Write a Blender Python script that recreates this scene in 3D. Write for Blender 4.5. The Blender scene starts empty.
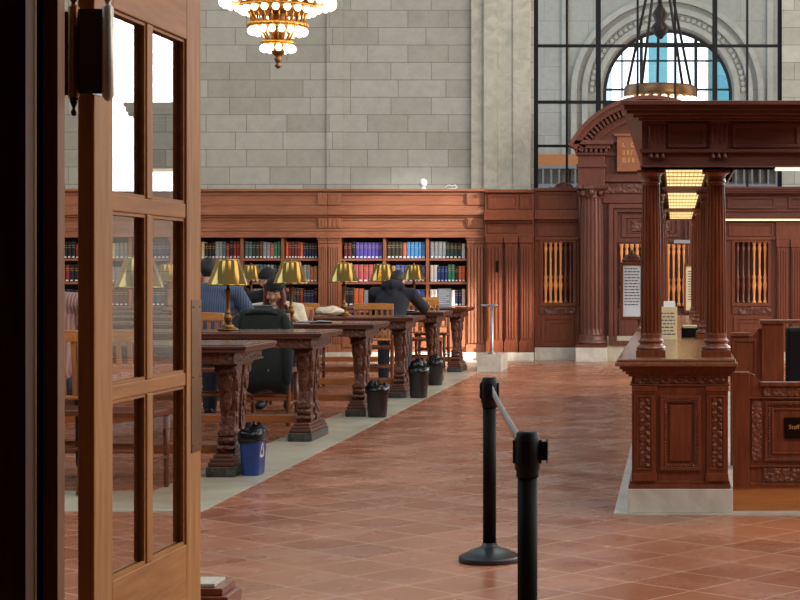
import bpy, math, random
from mathutils import Vector, Matrix, Euler
random.seed(7)
PI = math.pi
scene = bpy.context.scene
col = scene.collection
HC = 1.4            # camera height, camera looks along +Y
F = 1800.0          # focal length in pixels of an 800 px frame

# ------------------------------------------------------------------ materials
def rgb(r, g, b):
    def f(c):
        c /= 255.0
        return c / 12.92 if c <= .04045 else ((c + .055) / 1.055) ** 2.4
    return (f(r), f(g), f(b), 1)

def new_mat(name):
    m = bpy.data.materials.new(name); m.use_nodes = True
    nt = m.node_tree
    return m, nt, nt.nodes['Principled BSDF']

def L(nt, a, ao, b, bi): nt.links.new(a.outputs[ao], b.inputs[bi])

def ramp(nt, stops):
    r = nt.nodes.new('ShaderNodeValToRGB')
    e = r.color_ramp.elements
    e[0].position, e[0].color = stops[0]
    e[1].position, e[1].color = stops[-1]
    for p, c in stops[1:-1]:
        n = e.new(p); n.color = c
    return r

def plain(name, c, rough=.5, metal=0, emit=0, spec=.5, var=.12, scale=20):
    m, nt, b = new_mat(name)
    b.inputs['Roughness'].default_value = rough
    b.inputs['Metallic'].default_value = metal
    b.inputs['Specular IOR Level'].default_value = spec
    tc = nt.nodes.new('ShaderNodeTexCoord')
    n = nt.nodes.new('ShaderNodeTexNoise'); n.inputs['Scale'].default_value = scale
    L(nt, tc, 'Object', n, 'Vector')
    lo = tuple(x * (1 - var) for x in c[:3]) + (1,); hi = tuple(min(1, x * (1 + var)) for x in c[:3]) + (1,)
    r = ramp(nt, [(.3, lo), (.7, hi)]); L(nt, n, 'Fac', r, 'Fac'); L(nt, r, 'Color', b, 'Base Color')
    if emit:
        b.inputs['Emission Color'].default_value = c; b.inputs['Emission Strength'].default_value = emit
    return m

def wood(name, c1, c2, rough=.35, carve=0, axis=2, cscale=40, coat=.15):
    m, nt, b = new_mat(name)
    tc = nt.nodes.new('ShaderNodeTexCoord')
    mp = nt.nodes.new('ShaderNodeMapping')
    s = [14, 14, 14]; s[axis] = 1.2
    mp.inputs['Scale'].default_value = s
    L(nt, tc, 'Object', mp, 'Vector')
    n = nt.nodes.new('ShaderNodeTexNoise'); n.inputs['Scale'].default_value = 3; n.inputs['Detail'].default_value = 6; n.inputs['Roughness'].default_value = .65
    L(nt, mp, 'Vector', n, 'Vector')
    r = ramp(nt, [(.3, c1), (.72, c2)])
    L(nt, n, 'Fac', r, 'Fac')
    n2 = nt.nodes.new('ShaderNodeTexNoise'); n2.inputs['Scale'].default_value = .9; n2.inputs['Detail'].default_value = 3
    L(nt, tc, 'Object', n2, 'Vector')
    mx = nt.nodes.new('ShaderNodeMix'); mx.data_type = 'RGBA'; mx.blend_type = 'MULTIPLY'; mx.inputs[0].default_value = .5
    r2 = ramp(nt, [(.35, (.55, .5, .5, 1)), (.65, (1, 1, 1, 1))])
    L(nt, n2, 'Fac', r2, 'Fac')
    nt.links.new(r.outputs['Color'], mx.inputs[6]); nt.links.new(r2.outputs['Color'], mx.inputs[7])
    nt.links.new(mx.outputs[2], b.inputs['Base Color'])
    b.inputs['Roughness'].default_value = rough
    if coat == 0: b.inputs['Specular IOR Level'].default_value = .25
    b.inputs['Coat Weight'].default_value = coat; b.inputs['Coat Roughness'].default_value = .25
    bp = nt.nodes.new('ShaderNodeBump')
    if carve:
        v = nt.nodes.new('ShaderNodeTexVoronoi'); v.inputs['Scale'].default_value = cscale
        v.feature = 'SMOOTH_F1'
        n3 = nt.nodes.new('ShaderNodeTexNoise'); n3.inputs['Scale'].default_value = cscale * .6
        L(nt, tc, 'Object', n3, 'Vector'); L(nt, n3, 'Color', v, 'Vector') if False else L(nt, tc, 'Object', v, 'Vector')
        ad = nt.nodes.new('ShaderNodeMath'); ad.operation = 'ADD'
        L(nt, v, 'Distance', ad, 0); L(nt, n3, 'Fac', ad, 1)
        L(nt, ad, 'Value', bp, 'Height')
        bp.inputs['Strength'].default_value = carve; bp.inputs['Distance'].default_value = .03
    else:
        L(nt, n, 'Fac', bp, 'Height'); bp.inputs['Strength'].default_value = .08; bp.inputs['Distance'].default_value = .01
    L(nt, bp, 'Normal', b, 'Normal')
    return m

def stone_blocks(name, cols, mortar, bw, bh, rough=.8):
    """ashlar stone: brick pattern laid in the X-Z plane of the object"""
    m, nt, b = new_mat(name)
    tc = nt.nodes.new('ShaderNodeTexCoord')
    sp = nt.nodes.new('ShaderNodeSeparateXYZ'); L(nt, tc, 'Object', sp, 'Vector')
    cb = nt.nodes.new('ShaderNodeCombineXYZ')
    ad = nt.nodes.new('ShaderNodeMath'); ad.operation = 'ADD'
    L(nt, sp, 'X', ad, 0); L(nt, sp, 'Y', ad, 1)
    L(nt, ad, 'Value', cb, 'X'); L(nt, sp, 'Z', cb, 'Y')
    br = nt.nodes.new('ShaderNodeTexBrick')
    br.inputs['Scale'].default_value = 1; br.inputs['Brick Width'].default_value = bw; br.inputs['Row Height'].default_value = bh
    br.inputs['Mortar Size'].default_value = .006; br.inputs['Mortar Smooth'].default_value = .4
    br.inputs['Color1'].default_value = cols[0]; br.inputs['Color2'].default_value = cols[1]; br.inputs['Mortar'].default_value = mortar
    br.offset = .42; br.squash = 1.18; br.squash_frequency = 3
    L(nt, cb, 'Vector', br, 'Vector')
    n = nt.nodes.new('ShaderNodeTexNoise'); n.inputs['Scale'].default_value = 6; n.inputs['Detail'].default_value = 8; n.inputs['Roughness'].default_value = .7
    L(nt, tc, 'Object', n, 'Vector')
    r = ramp(nt, [(.25, (.82, .82, .82, 1)), (.7, (1.04, 1.04, 1.04, 1))]); L(nt, n, 'Fac', r, 'Fac')
    mx = nt.nodes.new('ShaderNodeMix'); mx.data_type = 'RGBA'; mx.blend_type = 'MULTIPLY'; mx.inputs[0].default_value = 1
    nt.links.new(br.outputs['Color'], mx.inputs[6]); nt.links.new(r.outputs['Color'], mx.inputs[7])
    nt.links.new(mx.outputs[2], b.inputs['Base Color'])
    b.inputs['Roughness'].default_value = rough
    bp = nt.nodes.new('ShaderNodeBump'); bp.inputs['Strength'].default_value = .25; bp.inputs['Distance'].default_value = .02
    L(nt, n, 'Fac', bp, 'Height'); L(nt, bp, 'Normal', b, 'Normal')
    return m

def tile_floor(name):
    m, nt, b = new_mat(name)
    tc = nt.nodes.new('ShaderNodeTexCoord')
    mp = nt.nodes.new('ShaderNodeMapping'); mp.inputs['Rotation'].default_value = (0, 0, math.radians(40))
    L(nt, tc, 'Object', mp, 'Vector')
    br = nt.nodes.new('ShaderNodeTexBrick')
    br.inputs['Scale'].default_value = 1; br.inputs['Brick Width'].default_value = .36; br.inputs['Row Height'].default_value = .36
    br.inputs['Mortar Size'].default_value = .006; br.inputs['Mortar Smooth'].default_value = .2; br.offset = 0.0
    br.inputs['Color1'].default_value = rgb(190, 124, 94); br.inputs['Color2'].default_value = rgb(166, 100, 74)
    br.inputs['Mortar'].default_value = rgb(222, 178, 146)
    L(nt, mp, 'Vector', br, 'Vector')
    n = nt.nodes.new('ShaderNodeTexNoise'); n.inputs['Scale'].default_value = .8; n.inputs['Detail'].default_value = 6; n.inputs['Roughness'].default_value = .6
    L(nt, tc, 'Object', n, 'Vector')
    r = ramp(nt, [(.3, (.62, .58, .56, 1)), (.65, (1.05, 1.03, 1.0, 1))]); L(nt, n, 'Fac', r, 'Fac')
    mx = nt.nodes.new('ShaderNodeMix'); mx.data_type = 'RGBA'; mx.blend_type = 'MULTIPLY'; mx.inputs[0].default_value = .8
    nt.links.new(br.outputs['Color'], mx.inputs[6]); nt.links.new(r.outputs['Color'], mx.inputs[7])
    nt.links.new(mx.outputs[2], b.inputs['Base Color'])
    n2 = nt.nodes.new('ShaderNodeTexNoise'); n2.inputs['Scale'].default_value = 2.5; n2.inputs['Detail'].default_value = 4
    L(nt, tc, 'Object', n2, 'Vector')
    r3 = ramp(nt, [(.3, (.16, .16, .16, 1)), (.7, (.34, .34, .34, 1))]); L(nt, n2, 'Fac', r3, 'Fac'); L(nt, r3, 'Color', b, 'Roughness')
    bp = nt.nodes.new('ShaderNodeBump'); bp.inputs['Strength'].default_value = .12; bp.inputs['Distance'].default_value = .01
    L(nt, n2, 'Fac', bp, 'Height'); L(nt, bp, 'Normal', b, 'Normal')
    return m

def marble(name, c1, c2, scale=3, rough=.25):
    m, nt, b = new_mat(name)
    tc = nt.nodes.new('ShaderNodeTexCoord')
    n = nt.nodes.new('ShaderNodeTexNoise'); n.inputs['Scale'].default_value = scale; n.inputs['Detail'].default_value = 9; n.inputs['Distortion'].default_value = 1.2
    L(nt, tc, 'Object', n, 'Vector')
    r = ramp(nt, [(.35, c1), (.65, c2)]); L(nt, n, 'Fac', r, 'Fac'); L(nt, r, 'Color', b, 'Base Color')
    b.inputs['Roughness'].default_value = rough
    return m

def glass(name, tint=(1, 1, 1, 1), rough=0.0, k=1.5):
    """thin clear pane (both faces in one sheet): lets light through, mirrors at a glancing angle"""
    m = bpy.data.materials.new(name); m.use_nodes = True
    nt = m.node_tree; nt.nodes.remove(nt.nodes['Principled BSDF'])
    out = nt.nodes['Material Output']
    t = nt.nodes.new('ShaderNodeBsdfTransparent'); t.inputs['Color'].default_value = tint
    g = nt.nodes.new('ShaderNodeBsdfGlossy'); g.inputs['Roughness'].default_value = rough
    ge = nt.nodes.new('ShaderNodeNewGeometry')
    dt = nt.nodes.new('ShaderNodeVectorMath'); dt.operation = 'DOT_PRODUCT'
    nt.links.new(ge.outputs['Normal'], dt.inputs[0]); nt.links.new(ge.outputs['Incoming'], dt.inputs[1])
    def mth(op, x, y):
        n = nt.nodes.new('ShaderNodeMath'); n.operation = op
        for i, v in enumerate((x, y)):
            if isinstance(v, (int, float)): n.inputs[i].default_value = v
            elif v is not None: nt.links.new(v, n.inputs[i])
        return n.outputs[0]
    c = mth('ABSOLUTE', dt.outputs['Value'], None)
    f = mth('POWER', mth('SUBTRACT', 1.0, c), 5.0)
    f = mth('MULTIPLY', mth('ADD', mth('MULTIPLY', f, .96), .04), k)
    f = mth('MINIMUM', f, 1.0)
    mx = nt.nodes.new('ShaderNodeMixShader')
    nt.links.new(f, mx.inputs[0]); L(nt, t, 'BSDF', mx, 1); L(nt, g, 'BSDF', mx, 2); L(nt, mx, 'Shader', out, 'Surface')
    return m

def knit(name, c, scale=90):
    m, nt, b = new_mat(name)
    tc = nt.nodes.new('ShaderNodeTexCoord')
    w = nt.nodes.new('ShaderNodeTexWave'); w.inputs['Scale'].default_value = scale / 6; w.inputs['Distortion'].default_value = .6; w.bands_direction = 'X'
    L(nt, tc, 'Object', w, 'Vector')
    r = ramp(nt, [(.1, tuple(x * .6 for x in c[:3]) + (1,)), (.8, c)]); L(nt, w, 'Fac', r, 'Fac'); L(nt, r, 'Color', b, 'Base Color')
    b.inputs['Roughness'].default_value = .9
    bp = nt.nodes.new('ShaderNodeBump'); bp.inputs['Strength'].default_value = .4; bp.inputs['Distance'].default_value = .01
    L(nt, w, 'Fac', bp, 'Height'); L(nt, bp, 'Normal', b, 'Normal')
    return m

def luminous_grid(name, c, strength, cw, ch):
    """backlit prismatic lens panel with a grid of cells"""
    m, nt, b = new_mat(name)
    tc = nt.nodes.new('ShaderNodeTexCoord')
    br = nt.nodes.new('ShaderNodeTexBrick'); br.offset = 0
    br.inputs['Scale'].default_value = 1; br.inputs['Brick Width'].default_value = cw; br.inputs['Row Height'].default_value = ch
    br.inputs['Mortar Size'].default_value = cw * .1
    br.inputs['Color1'].default_value = c; br.inputs['Color2'].default_value = tuple(x * .85 for x in c[:3]) + (1,)
    br.inputs['Mortar'].default_value = tuple(x * .35 for x in c[:3]) + (1,)
    L(nt, tc, 'Object', br, 'Vector')
    L(nt, br, 'Color', b, 'Emission Color'); b.inputs['Emission Strength'].default_value = strength
    L(nt, br, 'Color', b, 'Base Color')
    return m

M = {}
M['case'] = wood('bookcase_oak', rgb(150, 90, 62), rgb(186, 124, 92), .38, axis=0)
M['case_v'] = wood('bookcase_oak_upright', rgb(150, 90, 62), rgb(184, 122, 90), .38)
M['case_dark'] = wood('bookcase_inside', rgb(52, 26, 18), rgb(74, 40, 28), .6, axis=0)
M['screen'] = wood('screen_mahogany', rgb(104, 50, 30), rgb(142, 78, 50), .36)
M['screen_c'] = wood('screen_mahogany_carved', rgb(78, 38, 26), rgb(124, 70, 50), .4, carve=.9, cscale=14)
M['portal'] = wood('portal_mahogany', rgb(94, 50, 38), rgb(126, 74, 58), .4)
M['portal_c'] = wood('portal_mahogany_carved', rgb(80, 42, 33), rgb(128, 78, 62), .45, carve=.9, cscale=16)
M['canopy'] = wood('canopy_mahogany', rgb(92, 50, 40), rgb(128, 78, 64), .36, axis=0)
M['kiosk'] = wood('kiosk_mahogany', rgb(102, 47, 27), rgb(148, 78, 47), .3, coat=.3)
M['kiosk_c'] = wood('kiosk_mahogany_carved', rgb(92, 42, 24), rgb(150, 86, 54), .34, carve=.5, cscale=55)
M['kiosk_top'] = wood('kiosk_counter_top', rgb(128, 76, 48), rgb(160, 104, 68), .16, axis=1, coat=.6)
M['kick'] = wood('kick_board_oak', rgb(150, 84, 40), rgb(180, 108, 58), .35, axis=0)
M['kick_light'] = wood('kick_board_light', rgb(190, 112, 56), rgb(214, 142, 80), .35, axis=0)
M['table'] = wood('table_walnut', rgb(72, 34, 22), rgb(112, 60, 40), .3, axis=0, coat=.3)
M['table_v'] = wood('table_walnut_upright', rgb(76, 40, 28), rgb(112, 64, 46), .34)
M['table_c'] = wood('table_walnut_carved', rgb(76, 37, 24), rgb(122, 68, 44), .38, carve=.5, cscale=38)
M['table_top'] = wood('table_top', rgb(96, 62, 48), rgb(132, 92, 74), .14, axis=0, coat=.5)
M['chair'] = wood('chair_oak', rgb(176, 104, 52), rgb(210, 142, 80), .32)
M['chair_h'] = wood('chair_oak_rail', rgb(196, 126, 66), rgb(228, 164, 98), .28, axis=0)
M['chair_dark'] = wood('chair_oak_dark', rgb(104, 54, 32), rgb(142, 80, 48), .35)  # darker oak for seat, legs and stretchers
M['door'] = wood('door_oak', rgb(158, 106, 58), rgb(194, 138, 82), .62, coat=0)
M['door_h'] = wood('door_oak_rail', rgb(156, 102, 54), rgb(190, 132, 76), .62, axis=1, coat=0)
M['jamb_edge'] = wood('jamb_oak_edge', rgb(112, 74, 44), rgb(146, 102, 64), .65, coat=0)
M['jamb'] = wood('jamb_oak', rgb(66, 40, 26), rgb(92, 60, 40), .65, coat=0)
M['stone'] = stone_blocks('limestone_ashlar', (rgb(182, 182, 172), rgb(162, 160, 149)), rgb(122, 118, 106), .66, .285)
M['stone_plain'] = marble('limestone_plain', rgb(172, 168, 154), rgb(194, 190, 176), 5, .8)
M['stone_far'] = stone_blocks('far_hall_limestone', (rgb(172, 170, 160), rgb(162, 159, 149)), rgb(122, 119, 110), 1.5, .7)
M['stone_far_plain'] = plain('far_hall_stone_trim', rgb(170, 167, 157), .8, scale=3)
M['floor'] = tile_floor('terracotta_tile')
M['strip'] = marble('pale_marble_strip', rgb(180, 172, 152), rgb(206, 200, 182), 2.2, .28)
M['white_marble'] = marble('white_marble', rgb(196, 188, 172), rgb(222, 216, 204), 4, .3)
M['dark_marble'] = marble('dark_marble', rgb(28, 28, 28), rgb(84, 82, 78), 26, .3)
M['black_metal'] = plain('black_metal', rgb(8, 8, 9), .6, 0, spec=.15)
M['iron'] = plain('window_iron', rgb(16, 18, 22), .6, 0, spec=.3)
M['black'] = plain('black_plastic', rgb(12, 12, 13), .5, spec=.25)
M['grey_metal'] = plain('grey_metal_base', rgb(62, 62, 66), .35, .5)
M['belt'] = plain('pale_belt', rgb(196, 200, 206), .6)
M['bag'] = plain('black_bin_bag', rgb(14, 14, 16), .25, scale=60)
M['blue'] = plain('blue_plastic', rgb(34, 62, 128), .45)
M['bin'] = plain('brown_black_plastic', rgb(40, 32, 32), .4)
M['white'] = plain('white_paint', rgb(232, 232, 228), .5, var=.03)
M['brass'] = plain('brass', rgb(168, 134, 72), .09, 1.0, var=.06, scale=6)
M['brass_old'] = plain('aged_brass', rgb(120, 82, 44), .35, .9)
M['bronze'] = plain('dark_bronze', rgb(44, 32, 26), .35, .8)
M['hinge_steel'] = plain('worn_hinge_steel', rgb(190, 182, 172), .4, .5)
M['steel'] = plain('brushed_steel', rgb(170, 168, 164), .3, .9)
M['gold'] = plain('gilt', rgb(206, 152, 70), .35, .8, var=.25, scale=30)
M['bulb'] = plain('lit_bulb', rgb(255, 238, 206), .4, emit=3.2, var=0)
M['bulb_soft'] = plain('lamp_bulb', rgb(255, 214, 120), .4, emit=5, var=0)
M['gold_letter'] = plain('gilt_lettering', rgb(226, 176, 110), .4, .3)
M['tablet'] = plain('inscription_tablet', rgb(150, 92, 62), .5)
M['lens'] = luminous_grid('prismatic_light_lens', rgb(242, 224, 158), 1.2, .0265, .42)
M['lens_bar'] = plain('lens_rib', rgb(176, 140, 66), .5, emit=.5)
M['strip_light'] = plain('strip_light', rgb(255, 232, 190), .4, emit=1.6, var=0)
M['amber'] = plain('amber_lit_curtain', rgb(226, 138, 62), .7, emit=.22, var=.45, scale=5)
M['oak_painted_light'] = plain('baluster_painted_light', rgb(224, 146, 82), .45, emit=.1, var=.2, scale=9)  # warm light painted into the baluster colour, with a slight glow
M['glass'] = glass('door_glass', (.93, .95, .95, 1), .0)
M['glass2'] = glass('window_glass', (.96, .98, 1, 1))
M['glass3'] = glass('daylight_glass', (.93, .98, 1, 1))
M['towerblue'] = stone_blocks('blue_glass_tower', (rgb(150, 218, 236), rgb(112, 196, 224)), rgb(220, 242, 250), 1.1, 1.5, .2)
M['towergrey'] = stone_blocks('grey_tower', (rgb(232, 244, 250), rgb(214, 236, 246)), rgb(250, 252, 255), 2.0, 1.8, .3)
M['paper'] = plain('white_paper', rgb(240, 242, 246), .7, var=.03)
M['cream'] = plain('cream_card', rgb(226, 208, 168), .7, var=.04)
M['ink'] = plain('printed_ink', rgb(70, 72, 80), .7)
M['greypaper'] = plain('grey_sign_card', rgb(150, 152, 160), .6)
M['skin'] = plain('skin', rgb(206, 156, 130), .55, var=.05)
M['skin2'] = plain('skin_tan', rgb(186, 136, 108), .55, var=.05)
M['lip'] = plain('lips', rgb(160, 84, 78), .5)
M['eyewhite'] = plain('eye_white', rgb(225, 220, 215), .3)
M['pupil'] = plain('eye_pupil', rgb(30, 22, 18), .3)
M['hair_dark'] = plain('dark_hair', rgb(20, 15, 14), .6, var=.3, scale=60)
M['hair_red'] = plain('auburn_hair', rgb(104, 54, 34), .5, var=.3, scale=60)
M['navyknit'] = knit('navy_ribbed_knit', rgb(76, 90, 118))
M['mauve'] = knit('mauve_ribbed_knit', rgb(168, 128, 124))
M['hoodie'] = plain('dark_navy_fleece', rgb(28, 28, 40), .9)
M['coat_black'] = plain('black_wool', rgb(22, 22, 26), .9)
M['coat_green'] = plain('dark_green_wool', rgb(24, 30, 27), .85, var=.25)
M['creamcoat'] = plain('cream_wool', rgb(214, 200, 176), .9)
M['jeans'] = plain('dark_denim', rgb(40, 44, 58), .85)
M['shoe'] = plain('dark_shoe', rgb(24, 22, 22), .5)
M['beanie'] = knit('black_beanie_knit', rgb(24, 26, 30))
M['laptop'] = plain('grey_laptop_lid', rgb(104, 116, 132), .3, .4)
M['mauvewall'] = plain('gallery_wood', rgb(176, 112, 64), .5)
M['gallerygrey'] = plain('gallery_grey', rgb(120, 124, 130), .6)
M['moss'] = plain('dark_green_leather', rgb(52, 48, 40), .5)

# ------------------------------------------------------------------ geometry
class MB:
    def __init__(s): s.v = []; s.f = []; s.mi = []; s.sm = []
    def face(s, idx, mi=0, sm=False): s.f.append(tuple(idx)); s.mi.append(mi); s.sm.append(sm)
    def box(s, x0, x1, y0, y1, z0, z1, mi=0, mat=None):
        b = len(s.v)
        p = [(x, y, z) for z in (z0, z1) for y in (y0, y1) for x in (x0, x1)]
        if mat is not None: p = [tuple(mat @ Vector(q)) for q in p]
        s.v += p
        for q in ((0, 2, 3, 1), (4, 5, 7, 6), (0, 1, 5, 4), (2, 6, 7, 3), (0, 4, 6, 2), (1, 3, 7, 5)):
            s.face([b + i for i in q], mi)
        return s
    def grid(s, rings, closed=True, mi=0, sm=True, cap=True):
        """rings: list of equally long point loops"""
        b = len(s.v); n = len(rings[0])
        for r in rings: s.v += [tuple(p) for p in r]
        for i in range(len(rings) - 1):
            for j in range(n if closed else n - 1):
                k = (j + 1) % n
                s.face((b + i * n + j, b + i * n + k, b + (i + 1) * n + k, b + (i + 1) * n + j), mi, sm)
        if cap and closed:
            s.face([b + j for j in range(n)][::-1], mi, False)
            o = b + (len(rings) - 1) * n
            s.face([o + j for j in range(n)], mi, False)
        return s
    def lathe(s, prof, c=(0, 0, 0), n=24, flutes=0, depth=.08, frange=None, mi=0, sx=1, sy=1, sm=True):
        rings = []
        for r, z in prof:
            ring = []
            for j in range(n):
                a = 2 * PI * j / n
                rr = r
                if flutes and (frange is None or frange[0] <= z <= frange[1]):
                    u = (a * flutes / (2 * PI)) % 1.0; rr = r * (1 - depth * (math.sin((u - .3) / .7 * PI) ** .6 if u > .3 else 0))
                ring.append((c[0] + rr * math.cos(a) * sx, c[1] + rr * math.sin(a) * sy, c[2] + z))
            rings.append(ring)
        return s.grid(rings, mi=mi, sm=sm)
    def tube(s, pts, rad, n=8, mi=0, round_ends=False, ref=None):
        pts = [Vector(p) for p in pts]
        if not isinstance(rad, (list, tuple)): rad = [rad] * len(pts)
        rad = [(r, r) if not isinstance(r, (list, tuple)) else r for r in rad]
        if round_ends:
            d0 = (pts[0] - pts[1]).normalized(); d1 = (pts[-1] - pts[-2]).normalized()
            r0 = rad[0]; r1 = rad[-1]; m0 = min(r0); m1 = min(r1)
            pts = [pts[0] + d0 * m0 * .95, pts[0] + d0 * m0 * .7] + pts + [pts[-1] + d1 * m1 * .7, pts[-1] + d1 * m1 * .95]
            rad = [(r0[0] * .3, r0[1] * .3), (r0[0] * .72, r0[1] * .72)] + rad + [(r1[0] * .72, r1[1] * .72), (r1[0] * .3, r1[1] * .3)]
        rings = []
        u = None
        for i, p in enumerate(pts):
            t = (pts[min(i + 1, len(pts) - 1)] - pts[max(i - 1, 0)]).normalized()
            if u is None:
                a = Vector(ref) if ref else Vector((1, 0, 0))
                if abs(a.dot(t)) > .9: a = Vector((0, 1, 0))
                u = a - t * a.dot(t)
            else:
                u = u - t * u.dot(t)
            u.normalize(); w = t.cross(u)
            rings.append([p + u * math.cos(2 * PI * j / n) * rad[i][0] + w * math.sin(2 * PI * j / n) * rad[i][1] for j in range(n)])
        return s.grid(rings, mi=mi)
    def ball(s, c, r, n=12, mi=0, mat=None, f=None):
        if not isinstance(r, (list, tuple)): r = (r, r, r)
        rings = []
        m = max(6, n // 2 + 1)
        for i in range(m + 1):
            t = -PI / 2 + PI * i / m
            t = max(-PI / 2 + .08, min(PI / 2 - .08, t))
            ring = []
            for j in range(n):
                a = 2 * PI * j / n
                q = Vector((math.cos(t) * math.cos(a), math.cos(t) * math.sin(a), math.sin(t)))
                if f: q = f(q)
                q = Vector((q.x * r[0], q.y * r[1], q.z * r[2]))
                if mat is not None: q = mat @ q
                ring.append(q + Vector(c))
            rings.append(ring)
        return s.grid(rings, mi=mi)
    def prism(s, poly, axis, a0, a1, mi=0, sm=False):
        """poly in the other two axes (in x,y,z order), pushed along axis from a0 to a1"""
        def P(p, a):
            if axis == 'x': return (a, p[0], p[1])
            if axis == 'y': return (p[0], a, p[1])
            return (p[0], p[1], a)
        return s.grid([[P(p, a0) for p in poly], [P(p, a1) for p in poly]], mi=mi, sm=sm)
    def panel(s, x0, x1, z0, z1, y, w=.03, t=.015, mi=0):
        """raised rectangular moulding on a face that looks towards -Y"""
        s.box(x0, x1, y - t, y + .002, z0, z0 + w, mi); s.box(x0, x1, y - t, y + .002, z1 - w, z1, mi)
        s.box(x0, x0 + w, y - t, y + .002, z0 + w, z1 - w, mi); s.box(x1 - w, x1, y - t, y + .002, z0 + w, z1 - w, mi)
        return s
    def build(s, name, mats, parent=None, bevel=0):
        me = bpy.data.meshes.new(name)
        me.from_pydata(s.v, [], s.f)
        if not isinstance(mats, (list, tuple)): mats = [mats]
        for m in mats: me.materials.append(m)
        me.polygons.foreach_set('material_index', s.mi)
        me.polygons.foreach_set('use_smooth', s.sm)
        me.update()
        import bmesh
        bm = bmesh.new(); bm.from_mesh(me); bmesh.ops.recalc_face_normals(bm, faces=bm.faces); bm.to_mesh(me); bm.free()
        o = bpy.data.objects.new(name, me); col.objects.link(o)
        if parent: o.parent = parent
        if bevel:
            b = o.modifiers.new('edge', 'BEVEL'); b.width = bevel; b.segments = 2; b.limit_method = 'ANGLE'
        return o

def empty(name, loc=(0, 0, 0), rz=0, label=None, cat=None, group=None, kind=None):
    o = bpy.data.objects.new(name, None); col.objects.link(o)
    o.location = loc; o.rotation_euler = (0, 0, rz); o.empty_display_size = .1
    tag(o, label, cat, group, kind)
    return o
def tag(o, label=None, cat=None, group=None, kind=None):
    if label: o['label'] = label
    if cat: o['category'] = cat
    if group: o['group'] = group
    if kind: o['kind'] = kind
    return o
def struct(o, label, cat):
    return tag(o, label, cat, None, 'structure')
def copy_tree(o, parent=None):
    c = o.copy(); col.objects.link(c)
    if parent: c.parent = parent
    for ch in list(o.children): copy_tree(ch, c)
    return c
def place(o, loc, rz=0, label=None, group=None):
    o.location = loc; o.rotation_euler = (0, 0, rz)
    if label: o['label'] = label
    if group: o['group'] = group
    return o
def pt(px, py, d): return Vector(((px - 675) * d / F, d, HC + (273 - py) * d / F))
def X(px, d): return (px - 675) * d / F
def Z(py, d): return HC + (273 - py) * d / F

# ------------------------------------------------------------------ the shell of the hall
def slab(name, x0, x1, y0, y1, z0, z1, mat, label, cat):
    return struct(MB().box(x0, x1, y0, y1, z0, z1).build(name, mat), label, cat)

slab('floor', -15, 14, -4, 62, -.2, 0, M['floor'], 'reddish terracotta tile floor of the reading hall', 'floor')
# pale marble bands let into the floor
m = MB(); m.box(-3.34, -2.775, 10.55, 28.9, -.01, .004); m.box(-15, -3.34, 10.55, 11.55, -.01, .004)
struct(m.build('trim_1', M['strip']), 'pale marble band in the floor along the table ends', 'floor trim')
D = 29.0
def X9(px): return X(px, D)
def Z9(py): return Z(py, D)
WY = 29.45
WX0, WX1 = X(533.5, WY), X(782, WY)
WZ0 = Z(196, WY)
# back wall: left field, pier, below and right of the window
m = MB()
m.box(-15, WX0, WY, WY + .5, 0, 11)
m.box(WX0, WX1, WY, WY + .5, 0, WZ0)
m.box(WX1, 4.6, WY, WY + .5, 0, 11)
m.box(WX0, WX1, WY, WY + .5, 8.6, 11)
m.box(4.6, 14, WY, WY + .5, 0, 2.6)  # opening above this is unseen, added for the assumed end light
m.box(4.6, 14, WY, WY + .5, 9.5, 11)
struct(m.build('wall_back', M['stone']), 'high wall of grey limestone blocks above the bookcases', 'wall')
m = MB()   # projecting pier beside the window with a sunk panel
x0, x1 = X(472, WY), X(531, WY)
m.box(x0, X(485, WY), WY - .10, WY, 2.7, 11); m.box(X(485, WY), X(498, WY), WY - .18, WY, 2.7, 11)
m.box(X(514, WY), x1, WY - .18, WY, 2.7, 11); m.box(X(498, WY), X(514, WY), WY - .15, WY, 2.7, 11)
struct(m.build('trim_2', M['stone_plain']), 'flat limestone pier with a sunk panel beside the window', 'stone pier')
m = MB(); m.box(X(327, WY), X(343, WY), WY - .04, WY, 2.7, 11)
struct(m.build('trim_3', M['stone']), 'shallow limestone pilaster strip on the wall above the books', 'stone strip')
slab('wall_left', -15.3, -15, 3.4, WY, 0, 11, M['stone'], 'stone side wall beyond the reading tables', 'wall')
slab('wall_right', 14, 14.3, 3.4, WY, 0, 3.0, M['stone'], 'low stone side wall open above where side windows are assumed', 'wall')  # kept low so assumed side daylight gets in; no windows built above
# doorway in which the camera stands: dark wooden passage
m = MB()
m.box(-15, -1.389, 3.85, 3.957, 0, 6); m.box(1.5, 14, 3.85, 3.98, 0, 6); m.box(-1.389, 1.5, 3.85, 3.98, 2.8, 6)
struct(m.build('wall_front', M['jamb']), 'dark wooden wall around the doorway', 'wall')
m = MB()
m.box(-1.80, -1.70, -4, 3.85, 0, 2.9); m.box(1.7, 1.8, -4, 3.85, 0, 2.9); m.box(-1.8, 1.8, -4, -3.9, 0, 2.9)
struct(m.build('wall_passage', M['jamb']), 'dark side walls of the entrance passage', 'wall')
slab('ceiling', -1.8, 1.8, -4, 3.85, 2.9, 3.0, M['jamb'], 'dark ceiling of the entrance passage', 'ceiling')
m = MB()
m.box(-1.413, -1.389, 3.909, 3.957, 0, 2.8)          # stepped jamb with a bead
m.box(-1.46, -1.357, 3.957, 4.002, 0, 2.8)
m.lathe([(.007, 0), (.007, 2.8)], (-1.392, 3.904, 0), 12)
struct(m.build('trim_4', M['jamb_edge']), 'stepped dark oak door jamb with a thin bead', 'door jamb')

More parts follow.
